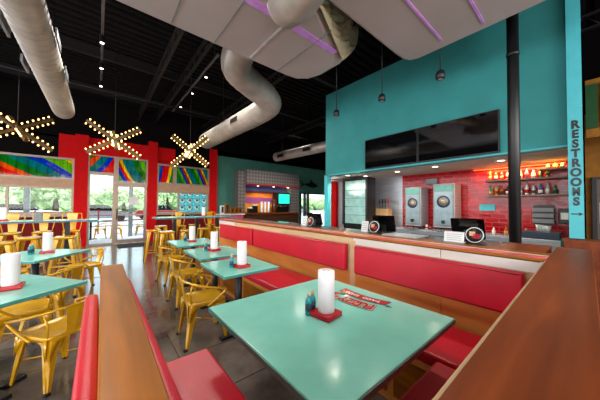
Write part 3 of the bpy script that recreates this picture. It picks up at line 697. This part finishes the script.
# foil wrapped end
rows = []; mb = MB(); NX = 14; NZ = 8; rq = random.Random(4)
for a in range(NX + 1):
    q = a / NX
    for b in range(NZ + 1):
        w_ = b / NZ; k_ = .018 * rq.uniform(-1, 1) if 0 < a < NX and 0 < b else 0
        A = Vector((1.39, 1.49, 3.195)); Bm = Vector((2.27, 1.93, 3.185)); Tm = Vector((2.60, 1.97, 3.79)); bul = sin(pi * w_ * .9) * .12 * q
        p_ = A + (Bm - A) * q * (1 - w_) + (Tm - A) * q * w_ + Vector((bul + k_, -.02 - k_, k_))
        rows.append(tuple(p_))
mb.add(rows, [(a * (NZ + 1) + b, (a + 1) * (NZ + 1) + b, (a + 1) * (NZ + 1) + b + 1, a * (NZ + 1) + b + 1) for a in range(NX) for b in range(NZ)])
o = mb.build('foil_wrap', 'foil', u1, label='gold tinted creased foil wrapped end')
ring_duct('round_duct', 'short fat round duct at the top centre under the plenum', [(1.30, 1.78, 3.28), (1.29, 1.6, 3.22), (1.25, 1.4, 3.22), (1.2, .9, 3.3), (1.15, 0, 3.4)], .2, .5)

# ------------------------------------------------------------------ beams, tracks
for k, yv in enumerate((2.2, 4.6, 7.2, 9.6)):
    tag(MB().box((-6, yv - .06, CZ - .02), (13, yv + .06, CZ)).box((-6, yv - .01, CZ - .2), (13, yv + .01, CZ - .02)).box((-6, yv - .06, CZ - .22), (13, yv + .06, CZ - .2)).build('ceiling_beam', 'beam'), 'dark steel ceiling beam running across the room, number %s from the camera' % ('one', 'two', 'three', 'four')[k], 'beam', 'steel ceiling beams')
def joist(x, label):
    t = thing('ceiling_joist', label, 'joist', (x, 0, CZ), 0, 'open web ceiling joists')
    MB().box((-.03, -4, -.5), (.03, WY, -.46)).build('bottom_chord', 'beam', t); MB().box((-.03, -4, -.26), (.03, WY, -.22)).build('top_chord', 'beam', t)
    mb = MB(); y = -4
    while y < WY - .4: mb.tube([(0, y, -.24), (0, y + .2, -.48)], .012, 5).tube([(0, y + .2, -.48), (0, y + .4, -.24)], .012, 5); y += .4
    mb.build('web', 'beam', t)
for x, l in ((-2.6, 'left of the spiral duct'), (1.1, 'above the star pendants'), (1.62, 'just left of the elbow duct'), (3.4, 'between the elbow duct and the bar'), (6.5, 'over the far duct')):
    joist(x, 'dark open web steel joist ' + l)
def track(x, y0, y1, z, spots, label):
    t = thing('track_rail', label, 'light track', (x, 0, z)); bx('rail', (-.018, y0, -.015), (.018, y1, .015), 'conduit', t)
    bx('hanger', (-.004, y0 + .2, .015), (.004, y0 + .21, CZ - z), 'black', t)
    for i, y in enumerate(spots):
        s = thing('spotlight', 'black track spotlight, %s from the camera on the rail %s' % (('first', 'second', 'third', 'fourth')[i], label.split(' rail ')[-1]), 'spotlight', (x, y, z - .016), 0, 'track spotlights')
        MB().lathe([(.03, -.16), (.034, -.15), (.034, -.05), (.02, -.04), (.008, -.03), (.008, 0)], n=14).build('spot_body', 'black', s); MB().lathe([(.001, -.158), (.026, -.158), (.026, -.162), (.001, -.162)], n=14).build('lens', 'down', s)
track(.0, 3.2, 7.0, 4.15, (4.95, 5.9, 6.8), 'grey track rail above the aisle')
track(1.75, 4.6, 8.4, 4.35, (5.3, 6.3, 7.4), 'grey track rail beside the elbow duct')
track(-2.2, 6.0, 9.0, 4.2, (6.6, 8.0), 'grey track rail over the left high table')
# sprinkler pipe across
pp = tag(MB().tube([(-6, 7.9, 4.3), (13, 7.9, 4.3)], .02, 8).build('sprinkler_pipe', 'beam'), 'long thin dark pipe crossing under the ceiling', 'pipe')
# bar pendants
for x, y, z, l in ((3.05, 2.70, 2.97, 'farthest from the column'), (3.05, 1.85, 2.94, 'in the middle'), (3.05, 1.09, 2.95, 'nearest the column')):
    t = thing('bar_pendant', 'small black downward pendant lamp before the turquoise soffit, ' + l, 'pendant light', (x, y, z), 0, 'black bar pendants')
    MB().lathe([(.03, -.06), (.048, -.05), (.05, 0), (.042, .03), (.015, .05)], n=16).build('shade', 'black', t); MB().tube([(0, 0, .05), (0, 0, CZ - z)], .007, 6).build('rod', 'black', t); MB().lathe([(.001, -.055), (.028, -.055), (.028, -.064), (.001, -.064)], n=12).build('lens', 'greyp', t)

# ------------------------------------------------------------------ bar equipment
# back bar counter
bb = thing('back_counter', 'steel topped back counter under the red tiles', 'counter', (4.75, .14, 0)); bx('counter_top', (0, 0, .9), (.395, 3.2, .94), 'stainless', bb); bx('cabinet_body', (.04, .02, 0), (.395, 3.18, .9), 'stainless', bb)
for k in range(4): bx('cabinet_door', (.02, .06 + k * .74, .12), (.04, .76 + k * .74, .84), 'greyp', bb)
# drink machines
def drink(label, y0, y1, z1, x=5.0):
    t = thing('frozen_drink_machine', label, 'drink machine', (x, (y0 + y1) / 2, .94), 0, 'frozen drink machines'); w = (y1 - y0) / 2; h = z1 - .94
    bx('cabinet', (0, -w, .06), (.36, w, h), 'stainless', t, bev=.008); bx('front_frame', (-.012, -w + .01, .08), (0, w - .01, h - .01), 'greyp', t)
    bx('front_panel', (-.016, -w + .03, .12), (-.012, w - .03, h - .15), mat('blue_grey_panel', (128, 148, 156), .35, metal=.3), t); bx('header_sign', (-.016, -w + .03, h - .13), (-.012, w - .03, h - .03), 'table_edge', t, label='turquoise printed header')
    c = (-.017, 0, h * .62); R = Matrix.Translation(c) @ Matrix.Rotation(radians(-90), 4, 'Y')
    MB().lathe([(.001, 0), (w * .62, 0), (w * .62, .003), (.001, .003)], n=24, mt=R).build('round_emblem', 'label_dark', t); MB().lathe([(.001, 0), (w * .45, 0), (w * .45, .006), (.001, .006)], n=20, mt=R).build('emblem_centre', 'greyp', t); MB().lathe([(.001, 0), (w * .2, 0), (w * .2, .009), (.001, .009)], n=16, mt=R).build('emblem_dot', 'cardboard', t)
    bx('spigot', (-.07, -.02, .14), (-.017, .02, .2), 'black', t); bx('drip_tray', (-.14, -w + .03, .0), (-.0, w - .03, .03), 'steel', t)
    for sx in (.03, .31):
        for sy in (-1, 1): MB().lathe([(.018, 0), (.015, .06)], (sx, sy * (w - .04), 0), 10).build('leg', 'rubber', t)
drink('steel frozen drink machine left of its twin, nearer the cold counter', 2.16, 2.49, 1.79); drink('steel frozen drink machine beside the bottle shelves', 1.56, 1.93, 1.83)
# fridge
fr = thing('glass_door_fridge', 'tall black framed glass door fridge behind the bar', 'fridge', (5.0, 3.9, 0))
bx('body', (0, -.36, .94), (.28, .36, 2.06), 'black', fr); bx('interior_light_panel', (-.004, -.31, .98), (0, .31, 2.0), mat('lit_fridge_interior', (200, 222, 216), .5, emit=(190, 215, 205), es=.35), fr)
for k in range(4): bx('shelf', (-.03, -.31, 1.18 + k * .2), (-.004, .31, 1.19 + k * .2), 'steel', fr)
for yv in (-.36, .31): bx('door_frame', (-.05, yv, .94), (0, yv + .05, 2.06), 'black', fr)
bx('door_frame', (-.05, -.31, 2.0), (0, .31, 2.06), 'black', fr); bx('door_glass', (-.048, -.31, .98), (-.044, .31, 2.0), 'glass', fr); bx('plinth', (0, -.36, 0), (.3, .36, .94), 'black', fr)
fr.location = (4.70, 3.55, 0); bb.location = (5.0, .14, 0); 
# knife block with taps
kb = thing('wooden_tap_box', 'pale wooden box holding dark utensils on the steel counter', 'utensil box', (5.05, 3.08, 1.12)); bx('box', (0, -.16, 0), (.2, .16, .22), 'cardboard', kb, bev=.01)
for k in range(4): MB().tube([(.1, -.12 + k * .07, .22), (.1, -.12 + k * .075, .36)], .01, 6).lathe([(.012, 0), (.024, .03), (.018, .1), (.006, .11)], (.1, -.12 + k * .075, .34), 10).build('utensil', ['redb', 'black', 'black', 'label_dark'][k], kb)
bx('stand', (0, -.2, -.18), (.22, .2, 0), 'stainless', kb)
# bottle shelves
for z, x, nme in ((1.86, 5.18, 'upper'), (1.60, 5.18, 'lower')):
    tag(bx('bottle_shelf', (x, .18, z - .025), (5.39, 1.15, z), 'shelf'), '%s long shelf of bottles on the red tile wall' % nme, 'shelf')
tag(bx('bottle_shelf', (5.1, .18, 1.955), (5.39, .46, 1.975), 'shelf'), 'short topmost shelf beside the restrooms post', 'shelf')
pal = ['amber', 'clear', 'whiteb', 'brown', 'greenb', 'clear', 'redb', 'yel', 'blueb', 'clear']
names = {'amber': 'amber', 'clear': 'clear', 'whiteb': 'white', 'brown': 'dark brown', 'greenb': 'green', 'redb': 'red', 'yel': 'yellow', 'blueb': 'blue'}
def bottle(x, y, z, c, h, label, group='spirit bottles on the bar shelves'):
    t = thing('liquor_bottle', label, 'bottle', (x, y, z), 0, group)
    r = .022 + .007 * random.random(); h *= .88
    MB().lathe([(r * .9, 0), (r, .006), (r, h * .55), (r * .8, h * .64), (.011, h * .76), (.011, h * .93)], n=12).build('glass_body', c, t); MB().lathe([(r + .001, h * .14), (r + .001, h * .42)], n=12).build('bottle_label', random.choice(['whitep', 'cardboard', 'redgloss', 'label_dark']), t)
    MB().lathe([(.013, h * .93), (.013, h)], n=10).build('cap', 'black', t)
ordn = ['first', 'second', 'third', 'fourth', 'fifth', 'sixth', 'seventh', 'eighth', 'ninth', 'tenth', 'eleventh', 'twelfth']
for row, z in (('upper', 1.861), ('lower', 1.601)):
    for k in range(11):
        if row == 'upper' and k > 9: continue
        y = 1.09 - k * .078; c = pal[(k * 3 + (row == 'lower') * 4) % 10]
        bottle(5.27, y, z, c, .15 + .07 * random.random() - (.04 if row == 'upper' and y < .48 else 0), '%s bottle on the %s bar shelf, %s from its left end' % (names[c], row, ordn[k]))
for k in range(3): bottle(5.24, .38 - k * .075, 1.976, ['greenb', 'yel', 'greenb'][k], .12, '%s bottle on the short top shelf, %s from the left' % (['green', 'yellow', 'green'][k], ordn[k]))
# menu sign / small sign on the tiles, panel dispensers
tag(bx('wall_plaque', (5.385, 1.05, 1.33), (5.398, 1.28, 1.45), 'teal_post', bev=.003), 'small pale turquoise plaque on the red tiles', 'plaque')
tag(bx('electrical_box', (5.33, 1.98, 1.87), (5.398, 2.2, 1.98), 'greyp', bev=.004), 'small grey electrical box above the drink machines', 'box')
od = thing('paper_dispenser', 'black tiered cup and lid dispenser on the tile wall', 'dispenser', (5.2, .44, 1.16)); 
bx('back_panel', (.16, -.12, -.04), (.19, .12, .27), 'black', od)
for k in range(3): bx('tray', (0, -.115, .0 + k * .085), (.16, .115, .02 + k * .085), 'black', od); bx('tray_front', (-.01, -.115, .0 + k * .085), (0, .115, .06 + k * .085), 'greyp', od)
wd = thing('soap_dispenser', 'white and black dispenser by the restrooms post', 'dispenser', (5.28, .22, 1.16)); bx('body', (0, -.06, 0), (.11, .06, .22), 'black', wd, bev=.01); bx('front_window', (-.004, -.04, .06), (0, .04, .16), 'whitep', wd)
# small things on the back counter
for k, (y, c, h) in enumerate([(1.02, 'whiteb', .14), (.86, 'amber', .18), (.78, 'clear', .2), (.70, 'redb', .16), (.62, 'whiteb', .15), (1.36, 'yel', .12), (1.44, 'greenb', .14), (2.02, 'redb', .12), (2.08, 'clear', .14)]):
    bottle(5.12 if k < 5 else 4.97 + .1, y, .941, c, h, '%s bottle on the steel back counter, %s from the post' % ({'whiteb': 'white', 'amber': 'amber', 'clear': 'clear', 'redb': 'red', 'yel': 'yellow', 'greenb': 'green'}[c], ordn[[4, 3, 2, 1, 0, 5, 6, 7, 8][k]]), 'small bottles on the back counter')
sk = thing('glass_washer', 'low steel glass washer with a rack on top near the post', 'glass washer', (4.55, .42, 0)); bx('body', (0, -.2, 0), (.4, .2, .97), 'stainless', sk, bev=.01); bx('rack', (.02, -.18, .97), (.38, .18, 1.06), 'label_dark', sk)
for k in range(4): MB().lathe([(.02, 0), (.03, .09)], (.08 + .08 * k, -.08 + .04 * k, 1.06), 10).build('glass', 'clear', sk)

# POS terminals and menus on counter
def pos(label, x, y, rz=0):
    t = thing('register_terminal', label, 'register', (x, y, 1.061), rz, 'registers on the bar counter')
    bx('foot', (-.09, -.08, 0), (.09, .08, .02), 'black', t, bev=.004)
    R = Matrix.Translation((0, 0, .12)) @ Matrix.Rotation(radians(-18), 4, 'Y')
    MB().box((-.015, -.14, -.1), (.015, .14, .1), R).build('display', 'screen', t); bx('neck', (-.01, -.03, .02), (.04, .03, .12), 'black', t)
    return t
def emblem_disc(label, x, y):
    t = thing('round_emblem', label, 'sign', (x, y, 1.061), 0, 'round printed signs on the bar')
    R = Matrix.Translation((0, 0, .078)) @ Matrix.Rotation(radians(-75), 4, 'Y')
    MB().lathe([(.001, 0), (.075, 0), (.075, .008), (.001, .008)], n=28, mt=R).build('disc', 'black', t); MB().lathe([(.065, .008), (.071, .008), (.071, .011), (.065, .011)], n=28, mt=R, close=True).build('ring', 'whitep', t)
    MB().box((-.03, -.035, .009), (.01, .01, .012), R).build('mark', 'redgloss', t); MB().box((-.01, -.005, .009), (.03, .04, .012), R).build('mark', 'cap_orange', t)
def menu(label, x, y, w=.15, h=.11, rz=0):
    t = thing('counter_sign', label, 'sign', (x, y, 1.061), rz, 'white counter signs')
    R = Matrix.Rotation(radians(12), 4, 'Y')
    MB().box((0, -w / 2, 0), (.004, w / 2, h), R).build('card', 'whitep', t)
    for k in range(4): MB().box((-.001, -w * .38, h * .2 + k * h * .18), (0, w * .38, h * .23 + k * h * .18), R).build('text_line', 'greyp', t)
    bx('stand_foot', (0, -w / 2, 0), (.05, w / 2, .004), 'whitep', t)
pos('dark register near the column on the bar counter', 2.86, .78); menu('white printed card on the bar counter nearest the column', 2.62, .83, .17, .1); emblem_disc('round emblem sign beside the card nearest the column', 2.66, .67)
pos('dark register in the middle of the bar counter', 2.8, 2.02 - .35, .1); menu('white printed card in the middle of the bar counter', 2.70, 1.90, .1, .14); emblem_disc('round emblem sign in the middle of the bar', 2.66, 1.72)
pos('dark register at the far end of the bar counter', 2.8, 2.95, .1); menu('white printed card at the far end of the bar counter', 2.7, 3.12, .12, .16); emblem_disc('round emblem sign at the far end of the bar', 2.66, 2.9)
tag(bx('cutting_tray', (2.55, 1.15, 1.061), (2.85, 1.55, 1.075), 'stainless'), 'flat steel tray on the bar counter', 'tray')
tag(bx('cutting_tray', (2.58, 3.5, 1.061), (2.85, 4.1, 1.078), 'steel'), 'long steel tray toward the far end of the bar counter', 'tray')

# ------------------------------------------------------------------ drink kiosk on the far wall
ks = thing('drink_kiosk', 'diamond plate clad drink station with red trim on the far green wall', 'kiosk', (0, 10.0, 0))
bx('canopy', (5.2, 0, 2.38), (8.3, .62, 3.05), 'tread', ks); bx('side_panel', (4.85, .12, 0), (5.2, .62, 3.0), 'tread', ks); bx('side_panel', (7.75, .02, 0), (8.3, .62, 2.38), 'tread', ks)
bx('red_trim', (5.15, -.02, 2.33), (8.3, .02, 2.39), 'redgloss', ks); bx('striped_backdrop', (5.2, .5, 1.05), (7.75, .55, 2.38), 'bands', ks); bx('counter', (4.9, -.25, .98), (8.2, .5, 1.05), 'oak_x', ks); bx('cabinet', (5.0, -.2, 0), (8.1, .48, .98), 'darkwood', ks)
for x in (5.9, 6.8, 7.7): MB().lathe([(.05, 2.325), (.05, 2.335)], (x, .2, 0), 14).build('downlight', 'down', ks)
sd = thing('soda_fountain', 'black soda fountain with a lit green screen in the drink station', 'soda fountain', (7.25, 10.0, 1.05)); bx('body', (-.32, 0, 0), (.32, .4, .28), 'black', sd); bx('head', (-.38, -.1, .36), (.38, .4, .98), 'black', sd, bev=.01); bx('column', (-.28, .12, .28), (.28, .4, .36), 'greyp', sd); bx('screen', (-.34, -.105, .44), (.34, -.1, .92), 'lit_screen', sd); bx('spout', (-.18, -.06, .28), (.18, .1, .36), 'steel', sd)
for k in range(3):
    t = thing('cup_stack', 'tall stack of pale cups in the drink station, %s from the left' % ordn[k], 'cups', (6.0 + k * .2, 10.02, 1.05), 0, 'stacks of cups in the drink station'); MB().lathe([(.05, 0), (.065, .05), (.05, .06), (.065, .2), (.05, .21), (.065, .36), (.05, .37), (.065, .52)], n=12).build('cups', 'whiteb', t)
tu = thing('tea_urn', 'dark drink urn beside the soda fountain', 'urn', (6.75, 10.05, 1.05)); MB().lathe([(.1, 0), (.13, .05), (.13, .6), (.1, .66)], n=16).build('urn_body', 'brown', tu); bx('tap', (-.015, -.18, .12), (.015, -.12, .16), 'black', tu)
for k, x in enumerate((5.35, 5.6)):
    t = thing('condiment_bin', 'black condiment bin at the left of the drink station, %s one' % ordn[k], 'bin', (x, 9.95, 1.05)); bx('bin', (-.1, -.1, 0), (.1, .1, .2 + .12 * k), 'black', t, bev=.01); bx('lid', (-.08, -.08, .2 + .12 * k), (.08, .08, .26 + .12 * k), 'whitep', t)
# condiment boxes on a shelf counter left of kiosk
cs = thing('condiment_counter', 'low pink counter holding wooden caddies before the green wall', 'counter', (4.35, 9.55, 0)); bx('top', (-.65, -.2, 1.0), (.45, .25, 1.04), 'whitep', cs); bx('body', (-.6, -.15, 0), (.4, .2, 1.0), 'pink', cs)
for k, (x, h, m) in enumerate([(3.85, .34, 'whitep'), (4.05, .42, 'oak_y'), (4.28, .26, 'oak_y'), (4.45, .26, 'oak_y'), (4.62, .26, 'oak_y')]):
    t = thing('wooden_caddy', 'small wooden caddy on the far counter, %s from the left' % ordn[k], 'caddy', (x, 9.5, 1.04), 0, 'wooden caddies on the far counter'); bx('frame', (-.07, -.06, 0), (.07, .06, h), m, t); bx('front_recess', (-.045, -.065, .05), (.045, -.06, h - .05), 'darkwood', t)
# mounted fish
fs = thing('mounted_fish', 'dark mounted fish sculpture on the green wall beside the soffit', 'sculpture', (9.7, WY - .1, 2.62))
mb = MB(); rings = []
for x, r in ((-.55, .01), (-.4, .06), (-.1, .13), (.2, .14), (.4, .1), (.55, .02)): rings.append([(x, .35 * r * cos(2 * pi * j / 12), r * sin(2 * pi * j / 12) - .04 * x) for j in range(12)])
mb.loft(rings).build('body', 'black', fs); MB().prism([(-.55, 0), (-.8, .22), (-.72, 0), (-.8, -.2)], -.01, .01, Matrix.Rotation(radians(90), 4, 'X')).build('tail', 'black', fs); MB().prism([(-.1, .1), (-.02, .36), (.15, .12)], -.01, .01, Matrix.Rotation(radians(90), 4, 'X')).build('fin', 'black', fs)
# passage room beyond window_9: outside light. far patio continues.

# ------------------------------------------------------------------ right side: hall wall, door, panels
struct('wall_hall', (7.6, -3.9, 0), (7.75, .02, 2.9), 'mustard'); struct('wall_hall', (7.6, -3.9, 3.3), (7.75, .02, CZ), 'blackwall'); struct('wall_hall', (7.6, -3.9, 2.9), (7.75, .02, 3.3), 'mustard')
dr = bx('door_2', (7.5, -1.1, 0), (7.6, -.06, 2.0), 'black', kind='structure'); bx('door_leaf', (7.49, -1.04, .02), (7.5, -.12, 1.95), mat('grey_brown_door', (104, 92, 84), .5), dr); bx('door_window', (7.485, -.24, 1.1), (7.49, -.15, 1.5), 'whitep', dr)
for k, c in enumerate(((8, 80, 30), (50, 120, 20), (40, 16, 90), (120, 16, 24))):
    tag(bx('hanging_panel', (6.4, -.13 - k * .16, 2.75), (6.43, .0 - k * .16, 3.5), mat('painted_panel_%d' % k, c, .6)), '%s upright painted panel hanging right of the restrooms post' % ['dark green', 'lime green', 'purple', 'dark red'][k], 'panel', 'painted hanging panels')
struct('wall_hall', (6.45, -3.9, 2.6), (6.5, -.0, 3.6), 'mustard')

# ------------------------------------------------------------------ outside
struct('ground_patio', (-14, WY + .15, -.12), (22, 18, -.02), 'concrete')
struct('ground_lot', (-60, 18, -.14), (90, 110, -.05), 'asphalt'); struct('ground_lot', (-60, -40, -.14), (-6.2, 18, -.05), 'asphalt')
GP = 'yellow chairs on the patio'
for i, (x, y, a, l) in enumerate([(-.55, 12.6, 0, 'left of the sidelight'), (.1, 12.9, 180, 'seen through the sidelight'), (.62, 12.7, 0, 'behind the door edge'), (1.55, 13.4, 180, 'seen through the door glass'), (2.4, 13.2, 0, 'beyond the right red column')]):
    dup(ch0, (x, y, -.02), radians(a), 'yellow metal armchair outside on the patio, ' + l, GP)
for x, y, l in ((-.2, 12.75, 'left'), (2.0, 13.3, 'right')):
    t = table('outdoor pale table on the patio at the %s' % l, x, y, .7, .7); t.location.z = -.02
M['darkred'] = mat('weathered_dark_red_paint', (128, 34, 34), .6)
rl = thing('patio_railing', 'red rail fence around the patio beyond the door', 'railing', (0, 14.6, 0))
for z in (.35, .6, .85, 1.02): bx('rail', (-8, 0, z), (6, .04, z + .035), 'darkred', rl)
for k in range(8): bx('post', (-8 + 2 * k, -.02, 0), (-7.94 + 2 * k, .05, 1.1), 'darkred', rl)
tag(bx('patio_column', (1.05, 13.0, -.02), (1.2, 13.15, 3.2), 'greyp'), 'grey steel patio column seen through the door', 'column')
tag(bx('patio_column', (-2.05, 13.0, -.02), (-1.9, 13.15, 3.2), 'greyp'), 'grey steel patio column outside the left window', 'column')
# breeze block screen
br = thing('breeze_block_screen', 'turquoise screen wall of pierced blocks outside the right window', 'screen wall', (3.1, 13.2, 0)); mb = MB(); s = .36
for i in range(4):
    for j in range(10):
        x, z = i * s, j * s
        for a, b in (((x, 0, z), (x + .05, .15, z + s)), ((x + s - .05, 0, z), (x + s, .15, z + s)), ((x + .05, 0, z), (x + s - .05, .15, z + .05)), ((x + .05, 0, z + s - .05), (x + s - .05, .15, z + s))): mb.box(a, b)
mb.build('block_frames', 'teal_post', br); mb = MB()
for i in range(4):
    for j in range(10):
        x, z = i * s + s / 2, j * s + s / 2; rings = [[(x + r * cos(k * pi / 6), yy, z + r * sin(k * pi / 6)) for k in range(12)] for r, yy in ((.13, .02), (.13, .12), (.08, .12), (.08, .02))]
        mb.loft(rings, caps=False, close=True)
mb.build('block_rings', 'white', br); bx('backing_wall', (0, .16, 0), (1.44, .2, 3.6), 'teal_post', br); bx('solid_wall', (1.44, 0, 0), (2.6, .15, 3.6), 'teal_post', br)
tag(bx('white_building', (2.0, 62, 0), (16, 70, 3.4), 'white'), 'low white building across the parking lot', 'building')
def car(x, y, c, label):
    t = thing('parked_car', label, 'car', (x, y, -.05), 0, 'cars in the parking lot')
    m = mat('car_paint_%d' % c[0], c, .3, metal=.3, coat=.5)
    MB().prism([(-2.1, .3), (2.1, .3), (2.15, .75), (1.5, .88), (-1.9, .92), (-2.15, .7)], -.85, .85, Matrix.Rotation(radians(90), 4, 'X')).build('body', m, t, bev=.05); MB().prism([(-1.5, .88), (1.1, .86), (.5, 1.4), (-1.0, 1.42)], -.75, .75, Matrix.Rotation(radians(90), 4, 'X')).build('cabin', 'screen', t, bev=.04)
    for a in (-1.35, 1.35):
        for b in (-.8, .8): MB().lathe([(.2, -.1), (.33, -.09), (.33, .09), (.2, .1)], n=16, mt=Matrix.Translation((a, b, .33)) @ Matrix.Rotation(radians(90), 4, 'X')).build('wheel', 'rubber', t)
cols = [((210, 212, 215), 'silver'), ((60, 100, 160), 'blue'), ((228, 228, 226), 'white'), ((120, 124, 130), 'grey'), ((150, 30, 34), 'red')]
for k in range(9):
    c, n_ = cols[k % 5]; car(-14 + k * 4.7, 26 + (k % 3) * 1.5, c, '%s parked car outside, %s from the left in the parking row' % (n_, ordn[k]))
def tree(x, y, h, w, label, seed):
    rnd = random.Random(seed); t = thing('leafy_tree', label, 'tree', (x, y, -.05), 0, 'trees beyond the parking lot')
    MB().tube([(0, 0, 0), (.1, 0, h * .3), (0, .1, h * .6)], [w * .06, w * .045, w * .02], 8).build('trunk', 'trunk', t)
    mb = MB()
    for k in range(650):
        a = rnd.uniform(0, 2 * pi); e = rnd.uniform(-.5, 1) ; r = rnd.uniform(.55, 1)
        lump = 1 + .25 * sin(3 * a + seed) * cos(4 * e)
        p = Vector((w * .5 * r * lump * cos(a) * cos(e), w * .5 * r * lump * sin(a) * cos(e), h * .62 + h * .38 * r * sin(e) * lump)); s = w * .05 * rnd.uniform(.6, 1.5)
        mt = Matrix.Translation(p) @ Matrix.Rotation(rnd.uniform(0, 6), 4, (rnd.random(), rnd.random(), rnd.random() + .1)) @ Matrix.Diagonal((s, s, s * .5, 1))
        mb.add([(1, 0, 0), (-1, 0, 0), (0, 1, 0), (0, -1, 0), (0, 0, 1), (0, 0, -1)], [(0, 2, 4), (2, 1, 4), (1, 3, 4), (3, 0, 4), (2, 0, 5), (1, 2, 5), (3, 1, 5), (0, 3, 5)], mt=mt)
    mb.build('crown', 'leaf', t)
for k, (x, y, h, w) in enumerate([(-16, 34, 6, 5.4), (-9.5, 36, 6.5, 5.6), (-3.2, 33, 5.5, 5), (2.6, 40, 5, 4.8), (8.6, 44, 7, 5.4), (14.8, 42, 6, 5.4), (21, 44, 6.5, 5.4), (27.5, 46, 7, 5.6)]):
    tree(x, y, h * .74, w, 'green leafy tree outside, %s from the left beyond the cars' % ordn[k], k + 3)
hd = MB(); rnd = random.Random(2)
for k in range(900):
    x = rnd.uniform(-50, 70); p = Vector((x, 56 + rnd.uniform(-3, 3), rnd.uniform(0, 3.0))); s = rnd.uniform(.7, 1.6)
    hd.add([(1, 0, 0), (-1, 0, 0), (0, 1, 0), (0, -1, 0), (0, 0, 1), (0, 0, -1)], [(0, 2, 4), (2, 1, 4), (1, 3, 4), (3, 0, 4), (2, 0, 5), (1, 2, 5), (3, 1, 5), (0, 3, 5)], mt=Matrix.Translation(p) @ Matrix.Rotation(rnd.uniform(0, 6), 4, 'X') @ Matrix.Diagonal((s, s, s, 1)))
o = hd.build('distant_woodland', 'leaf', kind='stuff'); tag(o, 'band of distant green woodland behind the parking lot', 'woodland')

# ------------------------------------------------------------------ world and lights
w = bpy.data.worlds.new('world'); sc.world = w; w.use_nodes = True; nt = w.node_tree
bg = nt.nodes['Background']; sky = nt.nodes.new('ShaderNodeTexSky'); sky.sky_type = 'NISHITA'; sky.sun_elevation = radians(52); sky.sun_rotation = radians(200); sky.sun_disc = False; sky.air_density = 1.4; sky.dust_density = 3; sky.altitude = 100
mixn = nt.nodes.new('ShaderNodeMix'); mixn.data_type = 'RGBA'; mixn.inputs[0].default_value = .55; mixn.inputs[7].default_value = (5.5, 5.8, 6.2, 1)
nt.links.new(sky.outputs[0], mixn.inputs[6]); nt.links.new(mixn.outputs[2], bg.inputs[0]); bg.inputs[1].default_value = .55
def light(kind, name, loc, rot, energy, col=(1, 1, 1), size=1, sy=None, spot=None):
    d = bpy.data.lights.new(name, kind); d.energy = energy; d.color = col
    if kind == 'AREA':
        d.size = size
        if sy: d.shape = 'RECTANGLE'; d.size_y = sy
    elif kind == 'SUN': d.angle = size
    else: d.shadow_soft_size = size
    if spot: d.spot_size = spot; d.spot_blend = .6
    o = bpy.data.objects.new(name, d); C.objects.link(o); o.location = loc; o.rotation_euler = rot; return o
light('SUN', 'sun', (0, 0, 30), (radians(40), 0, radians(68)), 7, (1, .96, .9), .02)
# added fill lamps at the unseen left and back window openings
light('AREA', 'fill_left', (-5.9, 3, 2.1), (radians(90), 0, radians(-90)), 420, (.95, .97, 1), 12, 2.1)
light('AREA', 'fill_back', (-.5, -3.9, 2.2), (radians(90), 0, 0), 400, (1, .97, .93), 11, 2.3)
# lamps: track spotlights shining down, plus added ceiling fill with no fixtures
for x, y, z, e in ((-.0, 4.95, 3.97, 150), (0, 6.8, 3.97, 110), (1.75, 5.3, 4.17, 150), (1.75, 7.4, 4.17, 130), (-2.2, 6.6, 4.0, 130), (.3, 1.0, 4.6, 230), (3.0, 5.6, 4.4, 150), (6.5, 7.6, 4.3, 480), (7, 4, 4.3, 120), (-1.2, 2.6, 4.5, 200)):
    light('SPOT', 'track_and_fill_lamp', (x, y, z), (0, 0, 0), e, (1, .95, .88), .3, spot=radians(140))
for x, y in ((3.05, 2.70), (3.05, 1.85), (3.05, 1.09)): light('SPOT', 'bar_pendant_lamp', (x, y, 2.87), (0, 0, 0), 45, (1, .88, .72), .04, spot=radians(120))
for x, y, e in ((4.35, 3.5, 50), (4.75, 3.3, 60), (4.5, 1.7, 20), (4.6, .82, 18), (4.6, 2.45, 20)): light('SPOT', 'downlight_lamp', (x, y, 2.07), (0, 0, 0), e, (1, .82, .62), .03, spot=radians(150))
light('AREA', 'shelf_strip_lamp', (5.2, .7, 2.05), (0, radians(-20), 0), 13, (1, .42, .13), .06, 1.0)
for x, y, z in ((-1.17, 6.9, 2.86), (.30, 6.9, 2.88), (1.93, 6.9, 2.89)): light('POINT', 'star_lamp', (x, y - .5, z - .25), (0, 0, 0), 3, (1, .72, .4), .12)
for x in (6.2, 7.4): light('SPOT', 'kiosk_lamp', (x, 10.1, 2.3), (0, 0, 0), 14, (1, .85, .7), .03, spot=radians(140))
